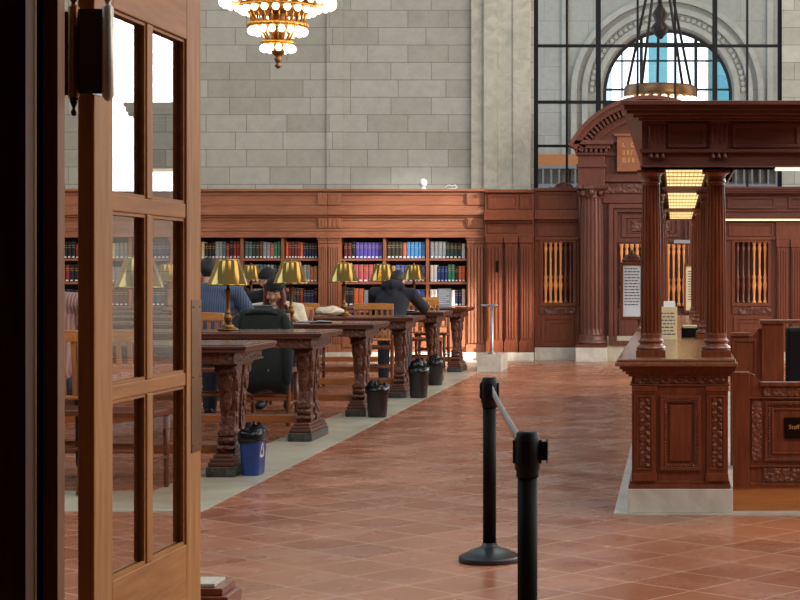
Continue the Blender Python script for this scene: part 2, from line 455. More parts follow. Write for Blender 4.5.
# ------------------------------------------------------------------ glazed door, hinge, plate
door = empty('door_1', (-1.3855, 4.234, 0), -math.radians(1.8), 'open oak door with six glass panes swung into the hall', 'door', kind='structure')
T = .02; W = .85
ym = (.390, .436); A0, A1 = .127, .719
zs = [(.654, 1.090), (1.126, 1.550), (1.591, 2.042)]
m = MB()
m.box(-T, T, 0, A0, .02, 2.5); m.box(-T, T, A1, W, .02, 2.5)
m.build('door_stile', M['door'], door, .003)
m = MB(); m.box(-T, T, A0, A1, .02, zs[0][0]); m.box(-T, T, A0, A1, zs[2][1], 2.5)
m.box(-T + .003, T - .003, A0, A1, zs[0][1], zs[1][0]); m.box(-T + .003, T - .003, A0, A1, zs[1][1], zs[2][0])
m.build('door_rail', M['door_h'], door, .003)
m = MB()
for z0, z1 in zs: m.box(-T + .002, T - .002, ym[0], ym[1], z0, z1)
m.build('door_muntin', M['door'], door, .003)
m = MB()
for z0, z1 in zs:
    for y0, y1 in ((A0, ym[0]), (ym[1], A1)):
        for sx in (-1, 1):
            xa, xb = sorted((sx * .006, sx * .013))
            m.box(xa, xb, y0, y0 + .008, z0, z1); m.box(xa, xb, y1 - .008, y1, z0, z1)
            m.box(xa, xb, y0 + .008, y1 - .008, z0, z0 + .008); m.box(xa, xb, y0 + .008, y1 - .008, z1 - .008, z1)
m.build('glazing_bead_trim', M['door_h'], door)
for z0, z1 in zs:
    for y0, y1 in ((A0, ym[0]), (ym[1], A1)):
        m = MB(); m.v = [(0, y0, z0), (0, y1, z0), (0, y1, z1), (0, y0, z1)]; m.face((0, 1, 2, 3)); m.build('glass_pane', M['glass'], door)
m = MB(); m.box(T, T + .002, .757, .848, .90, 1.325)
for z in (.92, 1.11, 1.305):
    for y in (.772, .832): m.ball((T + .002, y, z), .003, 8)
m.build('push_plate', M['brass_old'], door)
hg = empty('hinge', (.012, -.10, 1.908)); hg.parent = door
z0, z1 = -.102, .102
for bx, nm in ((-.004, 'hinge_barrel'), (.075, 'hinge_barrel')):
    m = MB(); m.lathe([(.0, z0 - .012), (.006, z0 - .01), (.013, z0), (.013, z1), (.009, z1 + .004), (.005, z1 + .01), (.009, z1 + .016), (.009, z1 + .022), (.004, z1 + .028), (0, z1 + .029)], (bx, 0, 0), 16)
    m.build(nm, M['hinge_steel'] if bx > 0 else M['brass_old'], hg)
m = MB(); m.box(-.004, .075, -.004, .004, z0 + .006, z1 - .004); m.box(-.028, -.004, -.003, .003, z0 + .002, z1 - .01); m.box(.035, .040, 0, .11, z0 + .005, z1 - .005)
for k in range(4): m.ball((-.02, -.004, z0 + .03 + k * .042), .004, 8)
m.build('hinge_leaf', M['bronze'], hg)
m = MB(); m.lathe([(0, -.03), (.005, -.028), (.007, -.02), (.003, -.012), (.008, 0), (.011, .012)], (-.004, 0, z0 - .016), 12)
m.build('hinge_finial', M['bronze'], hg)

# ------------------------------------------------------------------ low step by the door
st = empty('floor_step', (-1.885, 7.75, 0), 0, 'low dark wooden step with a pale top beside the open door', 'step')
MB().box(-.5, .03, -.28, -.04, 0, .055).build('step_body', M['kiosk'], st, .006)
MB().box(-.5, .0, -.25, -.04, .055, .085).build('step_moulding', M['kiosk'], st, .004)
MB().box(-.5, -.04, -.22, -.04, .085, .10).build('step_top', M['white_marble'], st, .003)

# ------------------------------------------------------------------ window, far hall
win = empty('window_1', (0, WY + .12, 0), 0, 'tall black iron gridded window beside the stone pier', 'window', kind='structure')
m = MB()
def vbar(px, wpx, z0=WZ0, z1=8.6): 
    x = X(px, WY); w = wpx * WY / F / 2; m.box(x - w, x + w, -.05, .05, z0, z1)
for px, w in ((535.5, 4), (598, 5), (715, 5), (780.5, 5)): vbar(px, w)
for px in (566.5, 637.5, 675, 747.5): vbar(px, 2.2)
for py, w in ((45, 2.6), (101.5, 3), (145.5, 2.5), (193, 3), (-20, 3)):
    z = Z(py, WY); h = w * WY / F / 2; m.box(WX0, WX1, -.04, .04, z - h, z + h)
m.build('window_frame', M['iron'], win)
m = MB(); m.v = [(WX0, 0, WZ0), (WX1, 0, WZ0), (WX1, 0, 8.6), (WX0, 0, 8.6)]; m.face((0, 1, 2, 3)); m.build('window_glass', M['glass2'], win)

FY = 55.0
def XF(px): return X(px, FY)
def ZF(py): return Z(py, FY)
ac = (XF(667.5), ZF(93)); ar = 65 * FY / F; ab = ZF(182)
N = 28
def arch_pts(r, base):
    pts = [(ac[0] - r, base)]
    for i in range(N + 1):
        a = PI - PI * i / N
        pts.append((ac[0] + r * math.cos(a), ac[1] + r * math.sin(a)))
    pts.append((ac[0] + r, base))
    return pts
def arch_wall(mb, r, base, x0, x1, ztop, y0, y1):
    inner = arch_pts(r, base)
    outer = [(x0, base)]
    for i in range(N + 1):
        a = PI - PI * i / N
        dx, dz = math.cos(a), math.sin(a)
        k = min((x1 - ac[0]) / dx if dx > 1e-6 else 1e9, (x0 - ac[0]) / dx if dx < -1e-6 else 1e9, (ztop - ac[1]) / dz if dz > 1e-6 else 1e9)
        outer.append((ac[0] + dx * k, ac[1] + dz * k))
    outer.append((x1, base))
    for i in range(len(inner) - 1):
        a, b, c, d = inner[i], inner[i + 1], outer[i + 1], outer[i]
        mb.grid([[(p[0], y0, p[1]) for p in (a, b, c, d)], [(p[0], y1, p[1]) for p in (a, b, c, d)]], sm=False)
    # corners above
    mb.box(x0, x0 + .01, y0, y1, base, ztop)
m = MB(); arch_wall(m, ar, ab, -9, 10, 16, FY, FY + .8)
m.box(-9, 10, FY, FY + .8, 0, ab)
c0 = max(-9, 0)
m.v and None
for (xa, xb) in ((-9, ac[0]), (ac[0], 10)):
    m.grid([[(xa, y, 16) , (xb, y, 16), (xb, y, 15.99), (xa, y, 15.99)] for y in (FY, FY + .8)], sm=False)
struct(m.build('wall_far', M['stone_far']), 'pale stone end wall of the next hall seen through the window', 'wall')
m = MB()
for r0, r1, t in ((ar + .05, ar + .22, .10), (ar + .45, ar + .62, .14), (ar + .78, ar + .95, .2)):
    A, B = arch_pts(r0, ab), arch_pts(r1, ab)
    m.grid([[(p[0], FY - t, p[1]) for p in A], [(p[0], FY - t, p[1]) for p in B], [(p[0], FY, p[1]) for p in B]], closed=False, sm=False)
    m.grid([[(p[0], FY - t, p[1]) for p in A], [(p[0], FY, p[1]) for p in A]], closed=False, sm=False)
for k in range(40):
    a = PI * (k + .5) / 40
    m.ball((ac[0] + (ar + .33) * math.cos(a), FY - .02, ac[1] + (ar + .33) * math.sin(a)), (.09, .06, .09), 8)
for sx in (-1, 1):
    for xx in (ar + 1.15, ar + 2.6): m.box(ac[0] + sx * xx - .09, ac[0] + sx * xx + .09, FY - .12, FY, 0, 14)
struct(m.build('trim_5', M['stone_far_plain']), 'stepped stone arch moulding around the far bright window', 'arch trim')
w2 = empty('window_2', (0, FY + .5, 0), 0, 'bright round-headed window in the far hall end wall', 'window', kind='structure')
m = MB(); s_ = FY / F
for px, w in ((621.5, 1.5), (641, 3.4), (658, 1.5), (676, 1.5), (696, 3.4), (716, 1.5)):
    x = XF(px); dz = math.sqrt(max(0, ar ** 2 - (x - ac[0]) ** 2))
    m.box(x - w * s_ / 2, x + w * s_ / 2, -.06, .06, ab, ac[1] + dz)
for py, w in ((42, 2.5), (59, 1.5), (88, 1.8), (104, 3), (130, 2)):
    z = ZF(py); hw = ar if z < ac[1] else math.sqrt(max(0, ar ** 2 - (z - ac[1]) ** 2))
    m.box(ac[0] - hw, ac[0] + hw, -.06, .06, z - w * s_ / 2, z + w * s_ / 2)
A, B = arch_pts(ar - .1, ab), arch_pts(ar, ab)
m.grid([[(p[0], -.08, p[1]) for p in A], [(p[0], -.08, p[1]) for p in B]], closed=False, sm=False)
m.build('window_frame', M['iron'], w2)
A = arch_pts(ar, ab); m = MB(); m.v = [(p[0], 0, p[1]) for p in A]; m.face(range(len(A)))
m.build('window_glass', M['glass3'], w2)
# gallery of the far hall
m = MB(); m.box(-9, 10, FY - 1.2, FY - .1, ZF(168), ZF(157)); struct(m.build('trim_6', M['mauvewall']), 'wooden gallery front along the far hall wall', 'gallery')
m = MB(); m.box(-9, 10, FY - 1.3, FY - 1.15, ZF(171), ZF(168)); m.box(-9, 10, FY - 1.3, FY - 1.15, 2.2, ZF(186))
for k in range(80): m.box(-9 + k * .24, -8.95 + k * .24, FY - 1.28, FY - 1.2, 2.2, ZF(169))
struct(m.build('trim_7', M['gallerygrey']), 'grey iron balustrade under the far gallery', 'balustrade')
# towers beyond the far window
for nm, x0, x1, y0, y1, h, mt, lb in (('office_tower', XF(640) - .3, XF(662), 92, 97, 30, 'towerblue', 'tall blue glass tower seen through the far arched window'),
                                      ('office_tower', XF(700) + 1.0, XF(780) + 6, 96, 105, 17.3, 'towerblue', 'lower blue glass block past the second mullion of the arched window'),
                                      ('office_tower', XF(560) - 3, XF(628) - 2, 90, 98, 12.6, 'towergrey', 'pale grey tower low in the far arched window')):
    t = empty(nm, ((x0 + x1) / 2, y0, 0), 0, lb, 'building')
    w = (x1 - x0) / 2
    MB().box(-w, w, 0, y1 - y0, 0, h).build('tower_wall', M[mt], t)
    mm = MB(); mm.box(-w - .1, w + .1, -.1, .2, h, h + .5)
    for k in range(int(w * 2 / 2)): mm.box(-w + k * 2, -w + k * 2 + .12, -.12, 0, 0, h)
    mm.build('tower_mullion', M['stone_far_plain'], t)

slab('ground', -60, 60, 62, 140, -.3, -.05, M['stone_far_plain'], 'pale street ground beyond the far window', 'ground')

# ------------------------------------------------------------------ chandeliers
def chandelier_main():
    d = 22.0; c = pt(278, 0, d); s = d / F * .965
    t = empty('chandelier', (c.x, c.y, Z(70, d)), 0, 'large gilt tiered chandelier with rings of lit bulbs before the stone wall', 'chandelier')
    z = lambda py: Z(py, d) - Z(70, d)
    m = MB(); R = 58 * s
    m.lathe([(R * .86, z(2)), (R * .97, z(2)), (R, z(-1)), (R * .98, z(-7)), (R * .9, z(-12)), (R * .5, z(-17)), (R * .3, z(-20)), (R * .3, z(-17)), (R * .86, z(-6))], (0, 0, 0), 48)
    for k in range(36):
        a = 2 * PI * k / 36; m.ball((R * math.cos(a), R * math.sin(a), z(-4)), (.03, .03, .05), 6)
    m.build('gilt_ring', M['gold'], t)
    m = MB()
    m.lathe([(25 * s, z(13)), (31 * s, z(13)), (31 * s, z(11)), (40 * s, z(8)), (38 * s, z(4)), (25 * s, z(4))], (0, 0, 0), 40)
    m.lathe([(23 * s, z(29)), (30 * s, z(28)), (31 * s, z(25)), (27 * s, z(23)), (20 * s, z(23))], (0, 0, 0), 40)
    m.lathe([(12 * s, z(46)), (17 * s, z(45)), (18 * s, z(42.5)), (15 * s, z(41)), (10 * s, z(41))], (0, 0, 0), 32)
    for k in range(24):
        a = 2 * PI * k / 24; m.tube([(26 * s * math.cos(a), 26 * s * math.sin(a), z(24)), (29 * s * math.cos(a), 29 * s * math.sin(a), z(13))], .012, 5)
        m.ball((29.5 * s * math.cos(a), 29.5 * s * math.sin(a), z(26)), .03, 6)
    for k in range(14):
        a = 2 * PI * k / 14; m.tube([(11 * s * math.cos(a), 11 * s * math.sin(a), z(42)), (17 * s * math.cos(a), 17 * s * math.sin(a), z(29))], .012, 5)
    m.build('gilt_tier', M['gold'], t)
    m = MB(); m.lathe([(0, z(69)), (.02, z(68)), (.045, z(66)), (.02, z(64)), (.03, z(62)), (.05, z(59)), (.025, z(57)), (.07, z(54)), (.09, z(50)), (.06, z(46)), (.08, z(40)), (.09, z(20)), (.12, z(-15)), (.05, z(-40)), (.02, z(-60)), (.02, z(-160)), (0, z(-161))], (0, 0, 0), 16)
    m.build('central_stem', M['brass_old'], t)
    b0 = None
    def bulbs(r, zz, n, rad):
        for k in range(n):
            a = 2 * PI * (k + .5) / n
            mm = MB(); mm.lathe([(0, -rad * 1.05), (rad * .6, -rad * .85), (rad, -.1 * rad), (rad * .8, rad * .6), (rad * .35, rad * 1.1), (rad * .3, rad * 1.4)], (0, 0, 0), 10)
            o = bpy.data.objects.new('bulb', base.data); col.objects.link(o); o.parent = t
            o.location = (r * math.cos(a), r * math.sin(a), zz); o.scale = (rad / .05,) * 3
    mm = MB(); rad = .05
    mm.lathe([(0, -rad * 1.05), (rad * .6, -rad * .85), (rad, -.1 * rad), (rad * .8, rad * .6), (rad * .35, rad * 1.1), (rad * .3, rad * 1.4)], (0, 0, 0), 10)
    base = mm.build('bulb', M['bulb'], t); base.location = (R * .98, 0, z(3))
    bulbs(R * .97, z(4), 30, .047); bulbs(37 * s, z(11), 20, .047); bulbs(27.5 * s, z(31.5), 18, .045); bulbs(15.5 * s, z(49), 12, .042)
chandelier_main()

def chandelier_far():
    d = 45.0; c = pt(660, 94, d); s = d / F
    t = empty('chandelier', (c.x, c.y, c.z), 0, 'ring chandelier hung on chains before the far arched window', 'chandelier')
    R = 36 * s
    m = MB(); m.lathe([(R * .93, -5 * s), (R, -5 * s), (R * 1.01, 0), (R, 6 * s), (R * .95, 8 * s), (R * .9, 6 * s), (R * .9, -4 * s)], (0, 0, 0), 40)
    m.build('gilt_ring', M['brass_old'], t)
    m = MB()
    for k in range(5):
        a = 2 * PI * k / 5 + .4
        m.tube([(R * .95 * math.cos(a), R * .95 * math.sin(a), 6 * s), (8 * s * math.cos(a), 8 * s * math.sin(a), 125 * s), (0, 0, 150 * s)], .035, 6)
    m.tube([(0, 0, 60 * s), (0, 0, 240 * s)], .05, 6); m.lathe([(.05, 55 * s), (.15, 60 * s), (.25, 66 * s), (.12, 72 * s), (.2, 80 * s), (.05, 90 * s)], (0, 0, 0), 12)
    m.build('hanging_chain', M['bronze'], t)
    mm = MB().ball((0, 0, 0), .085, 10)
    o = mm.build('bulb', M['bulb'], t)
    for k in range(26):
        a = 2 * PI * k / 26
        q = o if k == 0 else o.copy()
        if k: col.objects.link(q); q.parent = t
        q.location = (R * math.cos(a), R * math.sin(a), -7 * s)
chandelier_far()

# ------------------------------------------------------------------ bookcases with books
SH = [258.5, 282, 306]         # shelf top pixel rows at the back wall
TOPY = 237.5
def bookcase(px0, px1, o0, o1, ups, label):
    """a wall bookcase from px0 to px1 (pixels at depth D) with its opening o0..o1"""
    bx = X9((px0 + px1) / 2)
    t = empty('bookcase', (bx, D, 0), 0, label, 'bookcase')
    x = lambda px: X9(px) - bx
    z = Z9
    yb = .40
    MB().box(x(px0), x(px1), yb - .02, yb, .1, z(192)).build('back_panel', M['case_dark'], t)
    m = MB(); m.box(x(px0), x(px1), .0, yb - .02, z(237.5), z(190))
    for (a, b, out) in ((189, 191.5, .06), (205.5, 208, .03), (208, 211, .07), (211, 215, .10), (215, 217.5, .05), (228.5, 231, .03), (231, 237.5, .015)):
        m.box(x(px0), x(px1), -out, .01, z(b), z(a))
    m.build('cornice', M['case'], t, .004)
    m = MB(); m.panel(x(o0), x(o1), z(205), z(193), 0, .03, .02); m.panel(x(o0), x(o1), z(228), z(218.5), 0, .03, .02)
    m.build('frieze_panel_trim', M['case'], t)
    for side in (0, 1):
        a, b = ((px0 + .12, o0), (o1, px1 - .12))[side]
        ea, eb = ((0, .012), (.012, 0))[side]
        if b - a < 2: continue
        p = MB(); p.box(x(a), x(b), -.015, yb - .02, 0.12, z(237)); 
        p.box(x(a) - ea, x(b) + eb, -.05, 0, z(240), z(236)); p.box(x(a) - ea * 2, x(b) + eb * 2, -.075, 0, z(238), z(236)); p.box(x(a), x(b), -.035, 0, z(243), z(240))
        w = x(b) - x(a)
        if side == 1 or px0 > 300 or True:
            n = 5
            for k in range(n):
                xx = x(a) + w * (k + .75) / (n + .5); p.box(xx - w * .06, xx + w * .06, -.045, 0, z(343), z(247))
        p.box(x(a) - ea, x(b) + eb, -.04, 0, .12, .25)
        p.box(x(a), x(b), -.05, 0, z(205), z(193)); p.box(x(a), x(b), -.05, 0, z(228), z(218))
        for k in range(3):
            xx = x(a) + w * (k + .5) / 3; p.box(xx - min(.03, w * .1), xx + min(.03, w * .1), -.06, 0, z(227), z(219))
        p.build('pilaster', M['case_v'], t, .003)
    for u in ups:
        MB().box(x(u) - .022, x(u) + .022, .04, yb - .02, z(306), z(237)).build('upright', M['case_v'], t)
    for py in SH[:2]:
        MB().box(x(o0), x(o1), .05, yb - .02, z(py + 2.2), z(py)).build('shelf', M['case'], t)
    m = MB(); m.box(x(o0), x(o1), -.06, yb - .02, z(309), z(306)); m.build('counter_ledge', M['case'], t, .005)
    m = MB(); m.box(x(o0), x(o1), .0, yb - .02, .12, z(309)); m.build('base_cabinet', M['case'], t)
    bays = [o0] + list(ups) + [o1]
    for a, b in zip(bays[:-1], bays[1:]):
        m = MB(); m.box(x(a) + .03, x(b) - .03, -.015, 0, z(347), z(312)); m.panel(x(a) + .03, x(b) - .03, z(347), z(312), -.015, .05, .015)
        dd = m.build('cabinet_door', M['case_v'], t)
        MB().ball((x(b) - .09, -.035, z(328)), .015, 8).build('knob', M['brass_old'], dd)
    MB().box(x(px0), x(px1), -.07, yb - .02, 0, .125).build('stone_base', M['white_marble'], t)
    t.scale.x = .9988
    return t, bays
bc = []
bc.append(bookcase(20, 190, 47, 170, (88, 129), 'oak wall bookcase behind the open glazed door'))
bc.append(bookcase(190, 328, 197, 318.5, (241, 282), 'oak wall bookcase under the gilt chandelier'))
bc.append(bookcase(328, 485, 340.5, 467, (384, 427), 'oak wall bookcase ending at the corner by the dark screen'))

BC = {'red': (138, 40, 40), 'dark red': (92, 30, 34), 'black': (28, 28, 32), 'purple': (86, 74, 160), 'olive': (58, 54, 38), 'orange': (206, 96, 48),
      'light blue': (74, 140, 196), 'grey': (138, 144, 148), 'dark green': (28, 46, 42), 'white': (214, 210, 204), 'pink': (186, 86, 92), 'tan': (176, 138, 92),
      'blue': (70, 96, 170), 'deep blue': (30, 58, 122), 'green': (52, 128, 92), 'pale green': (140, 170, 150), 'yellow': (206, 160, 62), 'navy': (34, 40, 72),
      'cream': (206, 192, 150), 'teal': (66, 104, 108), 'brown': (96, 58, 42), 'bright blue': (60, 150, 210)}
for k in BC: M['book_' + k] = plain('cloth_' + k.replace(' ', '_'), rgb(*BC[k]), .6, var=.1, scale=8)
def seq(*a):
    out = []
    for c, n in a: out += [c] * n
    return out
ORD = 'first second third fourth fifth sixth seventh eighth ninth tenth eleventh twelfth thirteenth'.split()
BOOKS = {
 (2, 0, 0): seq(('dark red', 2), ('black', 1), ('purple', 7)), (2, 0, 1): seq(('olive', 4), ('orange', 1), ('light blue', 5)), (2, 0, 2): seq(('grey', 4), ('dark green', 4), ('white', 1)),
 (2, 1, 0): seq(('pink', 8)), (2, 1, 1): seq(('tan', 2), ('blue', 7)), (2, 1, 2): seq(('white', 2), ('deep blue', 3), ('green', 2), ('black', 1), ('orange', 2)),
 (2, 2, 0): seq(('black', 2), ('orange', 2), ('grey', 1), ('navy', 3)), (2, 2, 1): seq(('yellow', 1), ('light blue', 2), ('blue', 5)), (2, 2, 2): seq(('white', 3), ('pale green', 3), ('white', 1), ('navy', 2), ('white', 1)),
 (1, 0, 0): seq(('cream', 1), ('black', 3), ('grey', 2), ('teal', 1), ('red', 1), ('black', 1), ('red', 2)), (1, 0, 1): seq(('teal', 2), ('olive', 2), ('brown', 1), ('grey', 2), ('pink', 1), ('green', 2)),
 (1, 0, 2): seq(('orange', 1), ('red', 1), ('brown', 2), ('red', 1), ('orange', 1), ('navy', 5)),
 (1, 1, 0): seq(('red', 1), ('black', 4), ('brown', 3), ('dark red', 2)), (1, 1, 1): seq(('orange', 1), ('brown', 2), ('teal', 3), ('grey', 2), ('dark green', 2)), (1, 1, 2): seq(('teal', 2), ('purple', 3), ('grey', 2), ('orange', 1), ('tan', 1)),
 (1, 2, 0): seq(('navy', 3), ('black', 4), ('brown', 2)), (1, 2, 1): seq(('black', 2), ('grey', 3), ('white', 2), ('pink', 1), ('bright blue', 1)), (1, 2, 2): seq(('pink', 1), ('bright blue', 1), ('olive', 2), ('red', 1), ('navy', 3), ('black', 1)),
 (0, 0, 0): seq(('cream', 1), ('grey', 1), ('black', 4), ('red', 3)), (0, 0, 1): seq(('teal', 4), ('cream', 1), ('grey', 3)), (0, 0, 2): seq(('blue', 3), ('cream', 1), ('deep blue', 5)),
 (0, 1, 0): seq(('red', 4), ('black', 4)), (0, 1, 1): seq(('blue', 4), ('grey', 4)), (0, 1, 2): seq(('grey', 3), ('blue', 5)),
 (0, 2, 0): seq(('navy', 4), ('black', 4)), (0, 2, 1): seq(('teal', 4), ('brown', 4)), (0, 2, 2): seq(('brown', 3), ('navy', 5)),
}
rnd = random.Random(3)
book_mesh = {}
def book_proto(c):
    m = MB()
    # spine rounded towards the room, covers proud of the page block, paper label near the foot
    w = .5
    for i in range(1):
        pass
    prof = [(-w, 1), (-w, .06), (-w * .7, .015), (0, 0), (w * .7, .015), (w, .06), (w, 1)]
    m.grid([[(p[0], p[1], zz) for p in prof] for zz in (0, 1)], closed=True, sm=False)
    m.box(-w * .84, w * .84, .06, .97, 1.0, 1.004, 2)
    for zz in (.78, .66): m.box(-w * .9, w * .9, -.012, .02, zz, zz + .018, 3)
    m.box(-w * .62, w * .62, -.02, .02, .05, .13, 1)
    me = m.build('book', [M['book_' + c], M['paper'], M['cream'], M['gold_letter']])
    return me
case_name = ('bookcase behind the door', 'middle bookcase', 'corner bookcase')
row_name = ('top', 'middle', 'lowest')
bay_name = ('door-side bay', 'centre bay', 'window-side bay')
for (ci, ri, bi), colours in BOOKS.items():
    t, bays = bc[ci]
    xa, xb = X9(bays[bi]) + .035, X9(bays[bi + 1]) - .035
    ztop = (Z9(TOPY), Z9(SH[0] + 2.2), Z9(SH[1] + 2.2))[ri]
    zb = Z9(SH[ri])
    n = len(colours); slot = (xb - xa) / (n + .05)
    if ci == 0 and ri == 2: colours = colours
    xx = xa
    prev = None; h = 0
    for k, c in enumerate(colours):
        first = c not in book_mesh
        if first: book_mesh[c] = book_proto(c)
        o = book_mesh[c] if first else book_mesh[c].copy()
        if not first: col.objects.link(o)
        if c != prev: h = (ztop - zb) * rnd.uniform(.74, .86) - .01
        prev = c
        hh = h * rnd.uniform(.985, 1.0)
        ww = slot * rnd.uniform(.86, .95)
        o.scale = (ww, .2, hh); o.location = (xx + slot / 2, D + .09 + rnd.uniform(0, .012), zb + .0005)
        xx += slot
        tag(o, f"{c} book, {ORD[k]} from the door end, {row_name[ri]} shelf, {bay_name[bi]}, {case_name[ci]}", 'book', f"books on the {row_name[ri]} shelf of the {case_name[ci]}")
# little things on top of the bookcase
cz = Z9(189)
s = empty('dome_camera', (X9(422), D + .12, cz), 0, 'small white globe standing on the bookcase cornice', 'globe')
MB().lathe([(0, 0), (.05, 0), (.05, .02), (.03, .03), (.03, .04), (0, .04)], n=16).build('base', M['white'], s)
MB().ball((0, 0, .105), .07, 16).build('globe', M['white'], s)
s = empty('metal_bracket', (X9(450), D + .12, cz), 0, 'small pale wire bracket lying on the bookcase cornice by the globe', 'bracket')
m = MB(); m.tube([(-.09, 0, .01), (-.08, 0, .05), (-.03, 0, .07), (.02, 0, .05), (.07, 0, .07), (.10, 0, .03), (.06, 0, .012), (-.09, 0, .012)], .008, 6)
m.build('wire_loop', M['white'], s); MB().box(-.09, .09, -.03, .03, 0, .008).build('base_plate', M['steel'], s)

# ------------------------------------------------------------------ turned baluster helper
def baluster(mb, x, y, z0, z1, r):
    h = z1 - z0
    mb.lathe([(r * .9, 0), (r * .9, .04 * h), (r * .5, .06 * h), (r * .6, .2 * h), (r * .95, .3 * h), (r * .6, .38 * h), (r * .9, .42 * h), (r * .5, .46 * h), (r * .45, .6 * h), (r * .55, .8 * h), (r * .8, .88 * h), (r * .5, .92 * h), (r * .9, .95 * h), (r * .9, h)], (x, y, z0), 12)

# ------------------------------------------------------------------ dark corner screen left of the portal, and its twin on the other side
def column_profile(r, h):
    return [(r * 1.35, 0), (r * 1.35, .02 * h), (r * 1.42, .035 * h), (r * 1.3, .05 * h), (r * 1.1, .055 * h), (r * 1.15, .065 * h), (r * 1.22, .075 * h), (r * 1.1, .085 * h), (r, .09 * h)]
def screen_bay(name, px0, px1, grille, flip, label, lit):  # lit: pixel span of the balusters that get the painted light
    """panelled bay with a balustered grille (pixels at depth D)"""
    bx = X9((px0 + px1) / 2); x = lambda px: X9(px) - bx; z = Z9
    t = empty(name, (bx, D, 0), 0, label, 'wooden screen')
    g0, g1 = grille
    m = MB()
    m.box(x(px0), x(g0), 0, .1, .2, z(190)); m.box(x(g1), x(px1), 0, .1, .2, z(190))
    m.box(x(g0), x(g1), 0, .1, .2, z(304)); m.box(x(g0), x(g1), 0, .1, z(240), z(190))
    m.build('screen_panel', M['screen'], t)
    m = MB()
    for a, b, o in ((188, 191, .06), (210, 213, .05), (213, 216, .09), (216, 219.5, .13), (219.5, 222, .06), (237, 240, .04)):
        m.box(x(px0), x(px1), -o, .01, z(b), z(a))
    m.build('cornice', M['screen'], t, .004)
    m = MB(); m.panel(x(px0) + .04, x(px1) - .04, z(209), z(192), 0, .03, .02); m.panel(x(px0) + .04, x(px1) - .04, z(236), z(223), 0, .03, .02)
    m.panel(x(g0) - .02, x(g1) + .02, z(346), z(316), 0, .05, .02); m.panel(x(g0) + .07, x(g1) - .07, z(341), z(321), 0, .03, .015)
    m.panel(x(g0) - .05, x(g1) + .05, z(306), z(239), 0, .05, .025)
    m.build('panel_trim', M['screen'], t)
    MB().box(x(g0) - .05, x(g1) + .05, -.02, .01, z(314), z(307)).build('carved_rail', M['screen_c'], t)
    n = 6
    for k in range(n):
        mm = MB(); baluster(mm, x(g0) + (x(g1) - x(g0)) * (k + .5) / n, .05, z(304), z(240), .036); mm.build('baluster', M['oak_painted_light'] if lit[0] <= g0 + (g1 - g0) * (k + .5) / n <= lit[1] else M['screen'], t)
    m = MB(); m.box(x(g0) - .1, x(g1) + .1, .2, .21, z(306), z(238)); m.build('backing_panel', M['case_dark'], t)
    MB().box(x(px0), x(px1), -.03, .1, 0, .2).build('stone_base', M['white_marble'], t)
    return t, x, z
# corner pilaster piece
bx = X9(509); x = lambda px: X9(px) - bx; z = Z9
t = empty('wooden_screen', (bx, D - .12, 0), 0, 'dark fluted corner panelling beside the stone pier and bookcase', 'wooden screen')
MB().box(x(485.6), x(534.6), 0, .2, .13, z(191)).build('screen_panel', M['screen'], t)
m = MB()
for a, b, o in ((190, 193, .08), (211, 214, .06), (214, 217, .1), (217, 220.5, .14), (220.5, 223, .06), (234, 237, .05)):
    m.box(x(485.6), x(534.6), -o, .01, z(b), z(a))
m.build('cornice', M['screen'], t, .004)
m = MB(); m.panel(x(489), x(519), z(209), z(195), 0, .03, .02); m.panel(x(489), x(519), z(233), z(224), 0, .03, .02); m.panel(x(521), x(533), z(209), z(195), 0, .025, .02)
m.build('panel_trim', M['screen'], t)
for a, b in ((488, 503), (506, 518), (521, 532.5)):
    p = MB(); p.box(x(a), x(b), -.06, 0, .13, z(237)); w = x(b) - x(a)
    p.box(x(a) - .015, x(b) + .015, -.085, 0, z(243), z(237)); p.box(x(a) - .015, x(b) + .015, -.08, 0, .13, .3)
    for k in range(4):
        xx = x(a) + w * (k + .7) / 4.4; p.box(xx - w * .055, xx + w * .055, -.075, -.05, .35, z(247))
    p.build('pilaster', M['screen'], t, .003)
MB().box(x(485.6), x(534.6), -.1, .2, 0, .13).build('stone_base', M['white_marble'], t)
MB().box(x(497), x(500), -.085, -.06, z(272), z(261)).build('wall_switch', M['bronze'], t)
t, x, z = screen_bay('wooden_screen', 535, 579, (543, 573), 1, 'dark wooden screen bay with balustered grille between corner panelling and portal', (543, 561))
m = MB()  # carved cresting
pts = [(x(549), z(189)), (x(549), z(187)), (x(554), z(187.5)), (x(556), z(185)), (x(560), z(183)), (x(564), z(182.4)), (x(568), z(183)), (x(572), z(185)), (x(574), z(187.5)), (x(579), z(187)), (x(579), z(189))]
m.prism(pts, 'y', -.02, .06); m.build('carved_crest', M['screen_c'], t)
t, x, z = screen_bay('wooden_screen', 726, 776, (735, 768), 1, 'dark wooden screen bay with balustered grille behind the service counter', (752, 767))
bx = X9(800); x = lambda px: X9(px) - bx
t = empty('wooden_screen', (bx, D - .05, 0), 0, 'dark fluted pilaster panelling past the grille behind the counter', 'wooden screen')
MB().box(x(776), x(860), 0, .15, .13, Z9(190)).build('screen_panel', M['screen'], t)
m = MB()
for a, b, o in ((188, 191, .06), (210, 216, .06), (216, 219.5, .13), (237, 240, .05)): m.box(x(776), x(860), -o, .01, Z9(b), Z9(a))
m.build('cornice', M['screen'], t, .004)
for a, b in ((777, 788), (791, 802)):
    p = MB(); p.box(x(a), x(b), -.06, 0, .13, Z9(240)); w = x(b) - x(a); p.box(x(a) - .015, x(b) + .015, -.085, 0, Z9(247), Z9(240))
    for k in range(4):
        xx = x(a) + w * (k + .7) / 4.4; p.box(xx - w * .06, xx + w * .06, -.075, -.05, .35, Z9(250))
    p.build('pilaster', M['screen'], t, .003)
MB().box(x(776), x(860), -.1, .15, 0, .13).build('stone_base', M['white_marble'], t)

